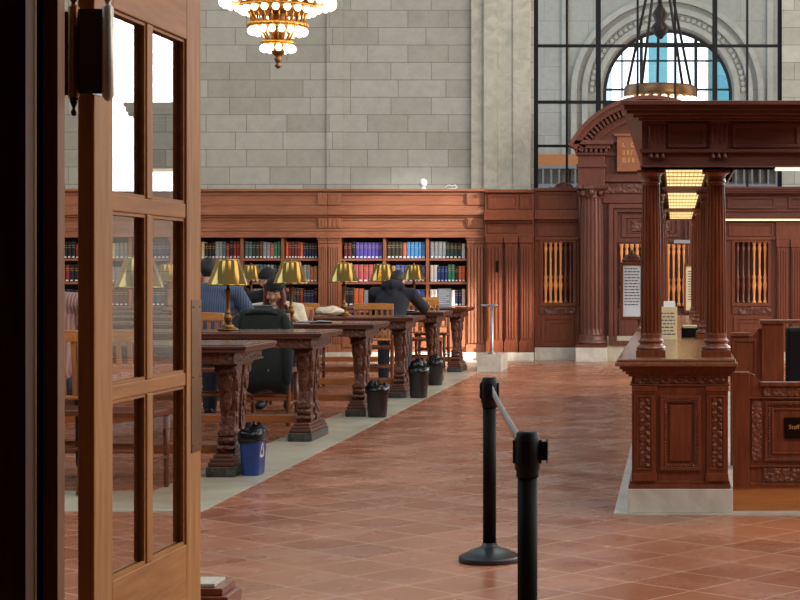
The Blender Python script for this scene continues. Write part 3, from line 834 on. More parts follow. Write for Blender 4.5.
# ------------------------------------------------------------------ arched portal
PD = 28.6
def portal():
    pc = 651.0
    bx = X(pc, PD); x = lambda px: X(px, PD) - bx; z = lambda py: Z(py, PD)
    t = empty('wooden_portal', (bx, PD, 0), 0, 'tall mahogany portal with fluted columns and curved pediment behind the counter', 'portal')
    for c in (592, 2 * pc - 592):
        xc = x(c); r = 11.5 * PD / F
        h0, h1 = z(347), z(186)
        MB().box(xc - .245, xc + .245, -.27, .25, 0, h0).build('marble_plinth', M['white_marble'], t, .006)
        cc = MB(); h = h1 - h0
        cc.box(xc - r * 1.35, xc + r * 1.35, -.02 - r * 1.35, -.02 + r * 1.35, h0, h0 + .05)
        cc.lathe([(r * 1.3, .05), (r * 1.35, .08), (r * 1.22, .11), (r * 1.12, .13), (r * 1.2, .16), (r * 1.1, .18), (r, .2)], (xc, -.02, h0), 32)
        cp = cc.build('column_base', M['portal'], t)
        sh = MB(); sh.lathe([(r, .2), (r * 1.0, .3), (r, h * .35), (r * .96, h * .7), (r * .9, h - .24), (r * .9, h - .2)], (xc, -.02, h0), 160, 16, .15, (.25, h - .22), sm=False)
        sh.build('column_shaft', M['portal'], t)
        k = MB(); k.lathe([(r * .9, h - .2), (r * 1.0, h - .19), (r * .94, h - .17), (r * .95, h - .12), (r * 1.2, h - .06), (r * 1.25, h - .05)], (xc, -.02, h0), 32)
        k.box(xc - r * 1.3, xc + r * 1.3, -.02 - r * 1.3, -.02 + r * 1.3, h1 - .05, h1)
        for i in range(8):
            a = 2 * PI * i / 8; k.ball((xc + r * 1.05 * math.cos(a), -.02 + r * 1.05 * math.sin(a), h1 - .11), (.05, .05, .07), 8)
        k.build('column_capital', M['portal_c'], t)
        e = MB(); e.box(xc - r * 1.15, xc + r * 1.15, -.24, .2, h1, z(156))      # entablature block above the column
        e.box(xc - r * 1.3, xc + r * 1.3, -.28, .2, z(168), z(165)); e.box(xc - r * 1.35, xc + r * 1.35, -.3, .2, z(156), z(153.5))
        e.box(xc - r * 1.6, xc + r * 1.6, -.36, .2, z(150), z(146)); e.box(xc - r * 1.9, xc + r * 1.9, -.42, .2, z(146), z(142))
        for i in range(7): e.box(xc - r * 1.4 + i * r * .43, xc - r * 1.4 + i * r * .43 + r * .22, -.34, .1, z(153.5), z(150))
        e.build('entablature_block', M['portal'], t, .004)
    # entablature between the columns and wall panel
    xl, xr = x(603), x(2 * pc - 603)
    m = MB(); m.box(xl, xr, -.05, .2, z(203), z(140)); m.box(xl, xr, -.1, 0, z(179), z(175)); m.box(xl, xr, -.13, 0, z(182), z(179)); m.box(xl, xr, -.1, 0, z(156), z(153))
    m.box(x(580), x(2 * pc - 580), .02, .22, .18, z(140))
    m.build('portal_wall', M['portal'], t)
    MB().box(xl, xr, -.09, -.04, z(193), z(184)).build('carved_frieze', M['portal_c'], t)
    # curved pediment: half-width from px 570, rise from y=148 to y=104
    hw = x(2 * pc - 570); zb = z(147); zt = z(98)
    rise = zt - zb; R = (hw * hw + rise * rise) / (2 * rise); cz = zt - R; a0 = math.asin(hw / R)
    def arc(r): return [(r * math.sin(-a0 + 2 * a0 * i / 40), cz + r * math.cos(-a0 + 2 * a0 * i / 40)) for i in range(41)]
    m = MB()
    for r0, r1, y in ((R - .06, R, -.5), (R - .14, R - .06, -.42), (R - .24, R - .14, -.15), (R - .34, R - .24, -.2)):
        A, B = arc(r0), arc(r1)
        m.grid([[(p[0], y, p[1]) for p in A], [(p[0], y, p[1]) for p in B], [(p[0], .2, p[1]) for p in B], [(p[0], .2, p[1]) for p in A], [(p[0], y, p[1]) for p in A]], closed=False, sm=False)
    m.build('curved_cornice', M['portal'], t)
    m = MB(); A = arc(R - .14); B = arc(R - .24)
    for i in range(0, 40):
        if i % 1 == 0:
            f = lambda P, q, u: (P[q][0] + (P[q + 1][0] - P[q][0]) * u, P[q][1] + (P[q + 1][1] - P[q][1]) * u)
            a, b, c, d = f(A, i, .2), f(A, i, .75), f(B, i, .75), f(B, i, .2)
            m.grid([[(p[0], y, p[1]) for p in (a, b, c, d)] for y in (-.36, -.15)], sm=False)
    m.build('dentil_trim', M['portal'], t)
    m = MB(); A = arc(R - .2); zz = z(143)
    poly = [p for p in A if p[1] > zz]; poly = [(poly[0][0], zz)] + poly + [(poly[-1][0], zz)]
    m.prism(poly, 'y', -.12, .2); m.build('tympanum', M['portal'], t)
    # inscription tablet with gilt marks
    x0, x1 = x(621), x(2 * pc - 621)
    m = MB(); m.box(x0 - .06, x1 + .06, -.16, -.02, z(172), z(136)); m.box(x0 - .1, x1 + .1, -.19, -.02, z(137), z(134.5))
    tb = m.build('inscription_tablet', M['tablet'], t, .004)
    m = MB(); r2 = random.Random(5)
    for row in range(3):
        zc = z(145.5 + row * 7.6); xx = x0 + .03
        while xx < x1 - .08:
            w = r2.uniform(.035, .055); k = r2.randint(0, 3)
            m.box(xx, xx + .012, -.166, -.16, zc - .034, zc + .034)
            if k != 1: m.box(xx + .012, xx + w, -.166, -.16, zc - .034, zc - .022)
            if k != 2: m.box(xx + .012, xx + w, -.166, -.16, zc + .022, zc + .034)
            if k == 0 or k == 3: m.box(xx + w - .012, xx + w, -.166, -.16, zc - .03, zc + .03)
            xx += w + (.03 if r2.random() < .75 else .09)
    m.build('gilt_lettering', M['gold_letter'], tb)
    # doorway inside
    m = MB(); m.panel(x(609), x(2 * pc - 609), z(345), z(204), 0.0, .07, .09); m.panel(x(614), x(2 * pc - 614), z(345), z(209), .0, .05, .05)
    m.build('door_casing_trim', M['portal'], t)
    m = MB(); m.panel(x(622), x(680), z(237), z(215), .02, .05, .03); m.panel(x(628), x(674), z(233), z(219), .02, .03, .02); m.build('upper_panel_trim', M['portal'], t)
    m = MB(); m.panel(x(619), x(683), z(343), z(312), .02, .06, .03)
    m.build('lower_panel_trim', M['portal'], t)
    MB().box(x(632), x(670), .0, .03, z(232), z(221)).build('carved_panel', M['portal_c'], t)
    for i in range(15):
        mm = MB(); baluster(mm, x(619) + (x(697) - x(619)) * (i + .5) / 15, -.03, z(306), z(244), .034); mm.build('baluster', M['oak_painted_light'], t)
    MB().box(x(617), x(699), .005, .018, z(308), z(242)).build('grille_backing', M['case_dark'], t)
    MB().box(x(607), x(2 * pc - 607), -.04, .1, 0, z(336)).build('stone_base', M['strip'], t)
    MB().box(x(674), x(690), -.1, -.06, z(243.5), z(240)).build('name_plate', M['greypaper'], t)
portal()
# framed notice hung in front of the portal grille
t = empty('framed_notice', (X(690, 28.2), 28.22, 0), 0, 'narrow framed cream notice on the portal grille between the counter columns', 'notice')
w = 6 * 28.35 / F; za, zb = Z(312, 28.35), Z(264, 28.35)
m = MB(); m.panel(-w, w, za, zb, 0, .03, .03); m.box(-w * .2, w * .2, 0, .04, 0, za); m.box(-.05, .05, -.05, .07, 0, .03); m.build('frame', M['screen'], t)
MB().box(-w + .02, w - .02, -.005, .01, za + .02, zb - .02).build('notice_sheet', M['cream'], t)
m = MB()
for k in range(12): m.box(-.03, .03, -.012, -.006, zb - .12 - k * .04, zb - .11 - k * .04)
m.build('text_lines', M['ink'], t)

# ------------------------------------------------------------------ service counter with columns and canopy
def counter():
    t = empty('service_counter', (0, 10.45, 0), 0, 'carved mahogany service counter with fluted columns and a canopy', 'service counter')
    Y = lambda d: d - 10.45
    YE = Y(21.0)
    MB().box(-.272, .336, -.03, YE, 0.012, .149).build('marble_plinth', M['white_marble'], t, .004)
    MB().box(-.25, .308, 0.0, YE, .149, .80).build('counter_body', M['kiosk'], t)
    m = MB()
    for z0, z1, o in ((.149, .175, .02), (.175, .195, .012), (.745, .757, .012), (.80, .815, .02), (.815, .83, .035), (.83, .845, .055), (.845, .862, .07)):
        m.box(-.25 - o, .308 + o * .7, -o, YE, z0, z1)
    m.build('body_moulding', M['kiosk'], t, .003)
    m = MB(); m.box(-.345, .36, -.095, YE, .862, .886); m.box(-.335, .35, -.085, YE, .886, .905)
    m.build('countertop', M['kiosk_top'], t, .006)
    # carved frieze under the top
    m = MB(); m.box(-.235, .293, -.012, 0, .76, .80)
    for k in range(13):
        xx = -.18 + k * .0345 + .008
        m.ball((xx, -.014, .779 + .006 * (-1) ** k), (.014, .012, .011), 8)
        m.ball((xx + .016, -.014, .779 - .006 * (-1) ** k), (.007, .01, .007), 6)
    for xx in (-.22, .278):
        m.ball((xx, -.014, .779), (.014, .01, .014), 10); m.ball((xx, -.024, .779), (.006, .006, .006), 8)
    m.build('carved_frieze', M['kiosk_c'], t)
    for x0, x1 in ((-.238, -.112), (.185, .303)):
        m = MB(); m.box(x0, x1, -.022, 0, .195, .745); m.box(x0 - .008, x1 + .008, -.034, 0, .715, .745); m.box(x0 - .004, x1 + .004, -.028, 0, .70, .715); m.box(x0 - .006, x1 + .006, -.032, 0, .195, .24)
        xc = (x0 + x1) / 2; w = (x1 - x0) / 2
        m.panel(xc - w * .72, xc + w * .72, .26, .69, -.022, .008, .008)
        p = m.build('pilaster', M['kiosk'], t, .002)
        m = MB(); r3 = random.Random(int(x0 * 1000))
        for k in range(17):                      # climbing leaf scroll
            zz = .285 + k * .0235; sd = (-1) ** k
            m.ball((xc + sd * w * .27, -.025, zz), (w * .30, .011, .013), 8, mat=Euler((0, sd * .6, 0)).to_matrix())
            m.ball((xc - sd * w * .38, -.025, zz + .006), (w * .12, .011, .009), 6)
        m.build('carved_leaf_scroll', M['kiosk_c'], p)
    # centre panel
    m = MB(); m.panel(-.085, .15, .255, .69, 0, .022, .022); m.panel(-.068, .133, .272, .673, -.004, .022, .012); m.box(-.03, .095, -.012, 0, .31, .635)
    p = m.build('centre_panel', M['kiosk'], t, .003)
    m = MB()
    for k in range(26):
        z = .283 + k * .0153
        for xx in (-.056, .121): m.ball((xx, -.016, z), (.007, .007, .0062), 6)
    for k in range(11):
        xx = -.04 + k * .0146
        for z in (.283, .662): m.ball((xx, -.016, z), (.0062, .007, .007), 6)
    m.build('carved_bead_trim', M['kiosk_c'], p)
    # columns
    zc, zt = .905, 2.012
    for yd in (10.75, 13.6, 17.0, 20.4):
        for xc in (-.143, .245):
            y = Y(yd); h = zt - zc
            c = empty('column', (xc, y, zc)); c.parent = t
            m = MB(); m.box(-.088, .088, -.088, .088, 0, .035)
            m.lathe([(.083, .035), (.088, .048), (.083, .06), (.07, .066), (.068, .078), (.076, .086), (.076, .095), (.066, .1), (.066, .108)], n=32)
            m.build('column_base', M['kiosk'], c, .002)
            m = MB(); r = .0635
            m.lathe([(r, .105), (r, .13), (r, .14), (r * .99, h * .35), (r * .95, h * .6), (r * .85, h - .095), (r * .85, h - .085), (r * .85, h - .07)], n=160, flutes=16, depth=.17, frange=(.135, h - .09), sm=False)
            m.build('column_shaft', M['kiosk'], c)
            m = MB(); m.lathe([(.054, h - .075), (.062, h - .068), (.056, h - .06), (.056, h - .035), (.07, h - .02), (.075, h - .015)], n=32); m.box(-.083, .083, -.083, .083, h - .018, h)
            m.build('column_capital', M['kiosk'], c, .002)
    # canopy: front beam running on past the counter, and the long roof over the counter
    cn = empty('canopy', (0, 0, 0)); cn.parent = t
    x0, x1, xr = -.193, .353, .80
    yf = Y(10.55)
    m = MB()
    m.box(x0, xr, yf, yf + .25, 2.02, 2.30); m.box(x0, x0 + .1, yf + .25, YE, 2.02, 2.30); m.box(x1 - .1, x1, yf + .25, YE, 2.02, 2.30)
    m.box(x0 + .1, x1 - .1, yf + .25, YE, 2.12, 2.30)
    for a, b in ((10.80, 10.83), (13.05, 13.95), (17.5, 18.3), (20.9, 21.0)): m.box(x0 + .1, x1 - .1, Y(a), Y(b), 2.02, 2.13)
    m.build('canopy_beam', M['canopy'], cn)
    m = MB()
    for z0, z1, o in ((2.02, 2.03, .012), (2.105, 2.125, .014), (2.288, 2.30, .02), (2.30, 2.315, .05), (2.315, 2.335, .085), (2.335, 2.362, .10), (2.362, 2.385, .115)):
        m.box(x0 - o, xr, yf - o * 2.4, yf + .25, z0, z1); m.box(x0 - o, x0 + .1, yf + .25, YE, z0, z1); m.box(x1 - .1, x1 + o, yf + .25, YE, z0, z1)
    m.box(x0, x1, yf + .25, YE, 2.30, 2.37)
    m.build('canopy_cornice', M['canopy'], cn, .002)
    def xf(px): return X(px, 10.55)
    m = MB()
    for a, b in ((668, 706), (733, 800)): m.panel(xf(a), xf(b), 2.135, 2.275, yf, .02, .014)
    m.build('frieze_panel_trim', M['canopy'], cn)
    for a, b in ((648, 666), (710, 728)):
        m = MB(); m.box(xf(a), xf(b), yf - .026, yf, 2.125, 2.29); w = xf(b) - xf(a)
        for k in range(4): 
            xx = xf(a) + w * (k + .5) / 4; m.lathe([(.007, 0), (.009, .01), (.009, .1), (.007, .11)], (xx, yf - .024, 2.155), 10)
        tr = m.build('triglyph', M['portal'], cn)
        for k in range(3):
            xx = xf(a) + w * (k + .5) / 3
            g = MB(); g.lathe([(.014, 0), (.013, .01), (.006, .03), (.006, .034)], (xx, yf - .016, 2.072), 12); g.build('gutta', M['portal'], tr)
    for a, b in ((10.83, 13.05), (13.95, 17.5), (18.3, 20.9)):
        l = empty('light_panel', ((x0 + x1) / 2 - .013, Y((a + b) / 2), 2.03)); l.parent = t
        w = .122; h = (b - a) / 2
        mm = MB()
        for k in range(1, 5): mm.box(-w, w, -h + 2 * h * k / 5 - .035, -h + 2 * h * k / 5 + .035, -.004, 0)
        mm.build('lens_rib', M['lens_bar'], l)
        MB().box(-w, w, -h, h, 0, .02).build('light_lens', M['lens'], l)
        m = MB(); m.box(-w - .012, -w, -h, h, -.01, .03); m.box(w, w + .012, -h, h, -.01, .03); m.build('light_frame', M['brass_old'], l)
    MB().box(xf(776), xr - .02, yf + .03, yf + .12, 2.006, 2.02).build('strip_light', M['strip_light'], cn)
    # far arm of the canopy with a pale strip lamp under it
    xa = X(1010, 20.6); ya = YE - .35
    m = MB(); m.box(x1 + .12, xa, ya, ya + .3, 2.02, 2.30); m.box(xa - .4, xa, ya, ya + .3, .012, 2.02); m.build('far_beam', M['canopy'], cn)
    m = MB()
    for z0, z1, o in ((2.02, 2.03, .012), (2.105, 2.125, .02), (2.288, 2.30, .03), (2.30, 2.315, .06), (2.315, 2.335, .10), (2.335, 2.362, .12), (2.362, 2.385, .14)): m.box(x1 + .12, xa, ya - o, ya + .3, z0, z1)
    for k in range(5):
        xx = x1 + .25 + k * .7; m.panel(xx, xx + .55, 2.14, 2.275, ya, .025, .02)
    m.build('far_cornice', M['canopy'], cn)
    MB().box(x1 + .13, xa - .42, ya - .005, ya + .08, 2.004, 2.02).build('strip_light', M['strip_light'], cn)
    return t
counter()
slab('trim_8', -.354, 1.6, 10.40, 21.1, -.02, .012, M['white_marble'], 'thin white marble slab edge under the service counter', 'floor trim')

# ------------------------------------------------------------------ gate beside the counter
g = empty('counter_gate', (.375, 10.50, .012), 0, 'low carved wooden gate with a dark plaque joined to the counter', 'gate')
MB().box(-.036, .85, .01, .05, 0, .145).build('kick_board', M['kick_light'], g)
MB().box(-.036, .06, -.01, .07, .145, .81).build('gate_post', M['kiosk'], g, .004)
m = MB(); poly = [(.06, .145)]
poly += [(.06, .80), (.075, .80), (.095, .79), (.105, .772), (.12, .757), (.14, .752), (.16, .745), (.85, .745), (.85, .145)]
m.prism(poly, 'y', .015, .045); m.build('gate_panel', M['kiosk'], g)
m = MB(); m.box(.12, .85, -.01, .07, .728, .752); m.box(.06, .85, .0, .055, .655, .665); m.box(.06, .85, -.005, .06, .145, .165); m.box(.06, .85, 0, .055, .255, .265)
m.panel(.15, .72, .29, .64, .015, .016, .014); m.panel(.19, .68, .33, .60, .015, .012, .008)
m.build('gate_rail', M['kiosk'], g, .003)
m = MB(); m.box(.14, .85, .006, .02, .67, .725); m.box(.075, .13, .006, .02, .29, .64); m.box(.14, .85, .006, .02, .17, .25); m.build('carved_frieze', M['kiosk_c'], g)
m = MB()
for k in range(22):
    for xx in (.174, .696): m.ball((xx, .008, .305 + k * .0148), (.0065, .006, .006), 6)
for k in range(34):
    for zz in (.305, .62): m.ball((.182 + k * .0152, .008, zz), (.006, .006, .0065), 6)
m.build('carved_bead_trim', M['kiosk_c'], g)
pq = MB().box(.262, .47, .002, .016, .42, .545).build('plaque', M['bronze'], g, .003)
def text(name, body, size, mat, parent, loc, rot=(PI / 2, 0, 0), ext=.0006):
    cu = bpy.data.curves.new(name, 'FONT'); cu.body = body; cu.size = size; cu.extrude = ext
    cu.materials.append(mat)
    tmp = bpy.data.objects.new(name, cu); col.objects.link(tmp)
    dg = bpy.context.evaluated_depsgraph_get(); dg.update()
    me = bpy.data.meshes.new_from_object(tmp.evaluated_get(dg)); bpy.data.objects.remove(tmp)
    o = bpy.data.objects.new(name, me); col.objects.link(o); o.parent = parent; o.location = loc; o.rotation_euler = rot
    return o
text('plaque_lettering', 'Staff Only', .036, M['gold_letter'], pq, (.288, .001, .478))

# partition, post and chair further back
t = empty('wooden_partition', (.40, 13.0, 0), 0, 'plain brown partition with a scrolled shoulder behind the counter gate', 'partition')
m = MB(); m.prism([(0, 0), (0, .945), (.13, .945), (.16, .95), (.185, .975), (.2, 1.0), (.225, 1.0), (.225, 0)], 'y', 0, .04); m.build('partition_panel', M['kiosk'], t)
m = MB(); m.box(0, .14, -.02, .05, .945, .97); m.panel(.01, .19, .62, .925, 0, .02, .012); m.build('partition_trim', M['kiosk'], t, .003)
m = MB(); m.box(.225, .385, -.04, .1, 0, 1.035); m.box(.21, .62, -.055, .115, 1.035, 1.062); m.build('partition_post', M['kiosk'], t, .004)
t = empty('office_chair', (.93, 12.38, 0), 0, 'black office chair behind the gate beside the wooden post', 'chair')
m = MB(); m.box(-.17, .2, -.02, .05, .52, 1.03); m.build('backrest', M['black'], t, .03)
MB().box(-.2, .22, 0.0, .42, .46, .53).build('seat', M['black'], t, .03)
m = MB(); m.tube([(0, .2, .06), (0, .2, .46)], .03, 10); m.build('gas_post', M['grey_metal'], t)
for k in range(5):
    a = 2 * PI * k / 5 + .3; m = MB(); m.tube([(0, .2, .1), (.24 * math.cos(a), .2 + .24 * math.sin(a), .05)], [.025, .015], 8); m.ball((.24 * math.cos(a), .2 + .24 * math.sin(a), .026), .026, 8); m.build('foot', M['black'], t)

# ------------------------------------------------------------------ things on and around the counter
CT = .9055
def sheet_lines(m, x0, x1, z0, z1, y, n, h, r):
    for k in range(n):
        zz = z1 - (z1 - z0) * (k + .5) / n; xx = x0
        while xx < x1 - .01:
            w = r.uniform(.012, .035); w = min(w, x1 - xx)
            m.box(xx, xx + w, y - .0012, y, zz - h, zz + h); xx += w + .007
t = empty('counter_sign', (-.07, 13.28, CT), 0, 'cream upright card sign with printed lines standing on the counter', 'sign')
w = .086
MB().box(-.11, w, 0, .03, 0, .245).build('sign_card', M['cream'], t, .003)
m = MB(); sheet_lines(m, -.09, w - .016, .03, .21, -.0005, 7, .004, random.Random(2)); m.build('text_lines', M['ink'], t)
t = empty('card_holder', (-.04, 13.36, CT), 0, 'small white card holder standing behind the cream card sign', 'card holder')
MB().box(-.045, .04, 0, .05, 0, .285).build('holder_body', M['paper'], t, .003)
MB().box(-.05, .045, -.004, .054, 0, .01).build('holder_foot', M['cream'], t)
t = empty('document_tray', (.115, 13.9, CT), 0, 'dark document tray with cream papers on the counter', 'tray')
m = MB(); m.box(-.065, .065, 0, .2, 0, .008); m.box(-.065, -.058, 0, .2, 0, .075); m.box(.058, .065, 0, .2, 0, .075); m.box(-.065, .065, 0, .008, 0, .07); m.box(-.065, .065, .192, .2, 0, .075)
m.build('tray_box', M['black'], t); MB().box(-.055, .055, .012, .188, .06, .088).build('paper_stack', M['cream'], t)
# framed notice on a post at the edge of the counter
d = 15.5; s = d / F
t = empty('notice_stand', (X(632, d), d, CT), 0, 'wood framed white notice on a turned post at the counter edge', 'notice stand')
fw = 12 * s; za, zb = Z(320, d) - CT, Z(262, d) - CT
m = MB(); m.panel(-fw, fw, za, zb, 0, .026, .022); m.box(-fw, fw, 0, .02, za, zb); m.build('frame', M['screen'], t, .003)
MB().box(-fw + .022, fw - .022, -.008, .002, za + .03, zb - .03).build('notice_sheet', M['paper'], t)
m = MB(); sheet_lines(m, -fw + .04, fw - .04, za + .12, zb - .045, -.009, 13, .0045, random.Random(4)); m.build('text_lines', M['ink'], t)
m = MB(); m.ball((0, .0, zb + .03), (.07, .012, .045), 12); m.ball((-.05, 0, zb + .015), (.04, .012, .02), 8); m.ball((.05, 0, zb + .015), (.04, .012, .02), 8); m.ball((0, 0, zb + .075), (.02, .012, .03), 8)
m.build('carved_crest', M['screen_c'], t)
m = MB(); m.lathe([(.03, 0), (.032, .006), (.012, .014), (.012, za - .02), (.02, za - .012), (.012, za)], (.062, .02, 0), 16); m.build('post', M['screen'], t)

# ------------------------------------------------------------------ reading tables
def make_table():
    t = empty('reading_table', (0, 0, 0), 0, 'x', 'table')
    Lx, hw, H = -6.2, .475, .907
    m = MB(); m.box(Lx, 0, -hw, hw, H - .028, H - .006); m.box(Lx + .01, -.01, -hw + .01, hw - .01, H - .05, H - .028)
    m.build('tabletop_edge', M['table'], t, .006)
    MB().box(Lx + .02, -.02, -hw + .02, hw - .02, H - .008, H).build('tabletop', M['table_top'], t)
    m = MB(); m.box(Lx + .1, -.1, -hw + .06, hw - .06, H - .13, H - .05); m.box(Lx + .09, -.09, -hw + .05, hw - .05, H - .068, H - .05); m.box(Lx + .09, -.09, -hw + .05, hw - .05, H - .13, H - .118)
    m.build('apron', M['table_c'], t)
    for xc in (-.205, -3.1, Lx + .215):
        tr = empty('trestle', (xc, 0, 0)); tr.parent = t
        m = MB(); m.box(-.10, .10, -.36, .36, 0, .07); m.build('stone_foot', M['dark_marble'], tr, .006)
        m = MB(); m.box(-.09, .09, -.345, .345, .07, .10); m.box(-.08, .08, -.33, .33, .10, .125); m.box(-.066, .066, -.30, .30, .125, .15)
        m.build('foot_moulding', M['table'], tr, .006)
        for sy in (-1, 1):
            m = MB(); rings = []
            prof = [(.15, .12, .07, .054), (.18, .125, .085, .066), (.20, .125, .08, .062), (.215, .11, .055, .046), (.25, .105, .055, .046), (.27, .11, .078, .06), (.29, .11, .08, .062), (.31, .105, .06, .048),
                    (.40, .09, .056, .047), (.50, .09, .062, .052), (.58, .098, .07, .058), (.66, .108, .078, .064), (.72, .118, .084, .07), (.755, .12, .086, .074), (.775, .12, .092, .08), (.78, .12, .092, .08)]
            for z, yc, hy, hx in prof:
                yc *= sy
                rings.append([(-hx, yc - hy, z), (-hx * .55, yc - hy * 1.02, z), (hx * .55, yc - hy * 1.02, z), (hx, yc - hy, z), (hx * 1.02, yc, z), (hx, yc + hy, z), (hx * .55, yc + hy, z), (-hx * .55, yc + hy, z), (-hx, yc + hy, z), (-hx * 1.02, yc, z)])
            m.grid(rings, sm=False)
            # scroll volutes and carved boss
            m.grid([[(xx, sy * .185 + .036 * math.cos(2 * PI * j / 16), .73 + .036 * math.sin(2 * PI * j / 16)) for j in range(16)] for xx in (-.076, .076)])
            m.grid([[(xx, sy * .18 + .026 * math.cos(2 * PI * j / 14), .235 + .026 * math.sin(2 * PI * j / 14)) for j in range(14)] for xx in (-.058, .058)])
            for zz, hz, w_ in ((.40, .07, .5), (.52, .09, .62), (.65, .08, .7)):
                yy = sy * (.09 + .028 * (zz - .4) / .25); hy = .056 + .026 * (zz - .4) / .25; hx = .046 + .02 * (zz - .4) / .25
                m.ball((0, yy + sy * hy, zz), (hx * w_, .012, hz), 10)
                for sx in (-1, 1): m.ball((sx * hx, yy, zz), (.009, hy * w_, hz), 10)
            m.build('carved_leg', M['table_c'], tr)
        m = MB(); m.box(-.028, .028, -.1, .1, .15, .76); m.box(-.084, .084, -.24, .24, .755, .777); m.build('web_panel', M['table_v'], tr)
    for a, b in ((-3.1, -.205), (Lx + .215, -3.1)):
        MB().box(a + .03, b - .03, -.09, .09, .135, .2).build('stretcher', M['kick'], t, .006)
    return t
TC = [12.65 + 2.6 * i for i in range(6)]
TX = -2.90
tl = ['carved reading table beside the blue recycling bin', 'carved reading table with the coat-draped chair behind it', 'carved reading table where the woman in the black beanie sits',
      'carved reading table in front of the hooded reader\'s chair', 'carved reading table where the hooded reader leans', 'carved reading table holding the grey sign, closest to the bookcases']
tab0 = make_table()
tables = []
for i, yc in enumerate(TC):
    o = tab0 if i == 0 else copy_tree(tab0)
    place(o, (TX, yc, .0045), 0, tl[i], 'reading tables in a row'); tables.append(o)
TZ = .907 + .0055

# ------------------------------------------------------------------ reading lamps
def make_lamp():
    t = empty('reading_lamp', (0, 0, 0), 0, 'x', 'lamp')
    m = MB(); m.lathe([(0, 0), (.085, 0), (.09, .008), (.085, .018), (.06, .028), (.05, .034), (.055, .042), (.03, .055), (.02, .07), (0, .07)], n=28); m.build('base', M['brass_old'], t)
    m = MB(); m.lathe([(0, .06), (.018, .065), (.03, .085), (.036, .105), (.026, .13), (.018, .14), (.028, .15), (.018, .16), (.014, .18), (.018, .30), (.022, .33), (.03, .34), (.02, .35), (.012, .36), (.012, .44), (0, .44)], n=20); m.build('stem', M['brass_old'], t)
    m = MB(); prof = [(.172, .383), (.176, .381), (.174, .392), (.168, .395), (.098, .59), (.09, .602), (.03, .606), (0, .607), (0, .604), (.03, .602), (.088, .597), (.165, .393)]
    m.lathe(prof, n=48); m.build('shade', M['brass'], t)
    m = MB(); m.lathe([(0, .604), (.012, .606), (.015, .612), (.006, .618), (.01, .626), (0, .634)], n=14); m.build('finial', M['brass_old'], t)
    m = MB(); m.tube([(-.09, 0, .455), (.09, 0, .455)], .014, 10); m.build('bulb', M['bulb_soft'], t)
    m = MB(); m.tube([(0, 0, .44), (0, 0, .6)], .006, 6); m.build('harp', M['brass_old'], t)
    return t
lamp0 = make_lamp()
lamps = [(139, 0, 'brass shaded reading lamp seen through the door glass, larger of the two'),
         (228, 1, 'brass shaded reading lamp before the man in the navy sweater'),
         (291, 2, 'brass shaded reading lamp beside the woman in the black beanie'),
         (344, 3, 'brass shaded reading lamp in front of the middle pilaster'),
         (383, 4, 'brass shaded reading lamp behind the hooded reader'),
         (414, 5, 'brass shaded reading lamp before the blue books by the grey sign'),
         (168, 4, 'brass shaded reading lamp seen through the door glass, smaller of the two'),
         (251, 5, 'small brass shaded reading lamp half hidden by the lamp before the navy sweater')]
for k, (px, ti, lb) in enumerate(lamps):
    o = lamp0 if k == 0 else copy_tree(lamp0)
    place(o, (X(px, TC[ti]), TC[ti], TZ), 0, lb, 'brass reading lamps on the tables')

# ------------------------------------------------------------------ chairs
def make_chair(mv, mh, md):
    t = empty('wooden_chair', (0, 0, 0), 0, 'x', 'chair')
    w = .235; SZ = .52
    m = MB(); poly = [(-w, -.21), (w, -.21), (w + .015, .05), (w, .22), (-w, .22), (-w - .015, .05)]
    m.prism(poly, 'z', SZ - .04, SZ); m.build('seat', md, t, .008)
    for sx in (-1, 1):
        m = MB(); m.tube([(sx * (w - .03), .19, 0), (sx * (w - .03), .19, SZ - .04)], [.017, .022], 8); m.build('leg', md, t)
        m = MB(); m.tube([(sx * (w - .015), -.25, 0), (sx * (w - .02), -.2, SZ * .6), (sx * (w - .02), -.2, SZ), (sx * (w - .015), -.245, 1.01)], [.019, .022, .022, .019], 8); m.build('leg', md, t)
        m = MB(); m.tube([(sx * (w - .022), -.21, .2), (sx * (w - .03), .19, .2)], .013, 8); m.build('stretcher', md, t)
    m = MB(); m.tube([(-w + .03, .19, .27), (w - .03, .19, .27)], .013, 8); m.build('stretcher', md, t)
    m = MB(); m.tube([(-w + .03, -.213, .27), (w - .03, -.213, .27)], .013, 8); m.build('stretcher', md, t)
    m = MB(); rr = []
    for k in range(9):
        u = -1 + 2 * k / 8; bow = -.03 * (1 - u * u)
        y = -.243 + bow; xx = u * (w + .005)
        rr.append([(xx, y - .012, .96), (xx, y + .012, .96), (xx, y + .006, 1.03 + .008 * (1 - u * u)), (xx, y - .018, 1.03 + .008 * (1 - u * u))])
    m.grid(rr, sm=False); m.build('top_rail', mh, t, .004)
    m = MB(); m.tube([(-w + .02, -.213, .60), (0, -.225, .60), (w - .02, -.213, .60)], .014, 8); m.build('lower_rail', mh, t)
    for k in range(6):
        u = -1 + 2 * (k + .5) / 6; xx = u * (w - .03)
        m = MB(); y0 = -.213 - .01 * (1 - u * u); y1 = -.24 - .03 * (1 - u * u)
        m.grid([[(xx - .014, y0 - .006, .6), (xx + .014, y0 - .006, .6), (xx + .014, y0 + .006, .6), (xx - .014, y0 + .006, .6)], [(xx - .014, y1 - .006, .965), (xx + .014, y1 - .006, .965), (xx + .014, y1 + .006, .965), (xx - .014, y1 + .006, .965)]], sm=False)
        m.build('back_slat', mv, t)
    return t
ch0 = make_chair(M['chair'], M['chair_h'], M['chair_dark'])
CH = {}
def chair(px, y, rz, lb, key=None, first=[True]):
    o = ch0 if first[0] else copy_tree(ch0); first[0] = False
    place(o, (X(px, y), y, .0005 if X(px, y) > -2.7 or X(px, y) < -3.6 else .0045), rz, lb, 'oak reading chairs at the tables')
    if key: CH[key] = o
    return o
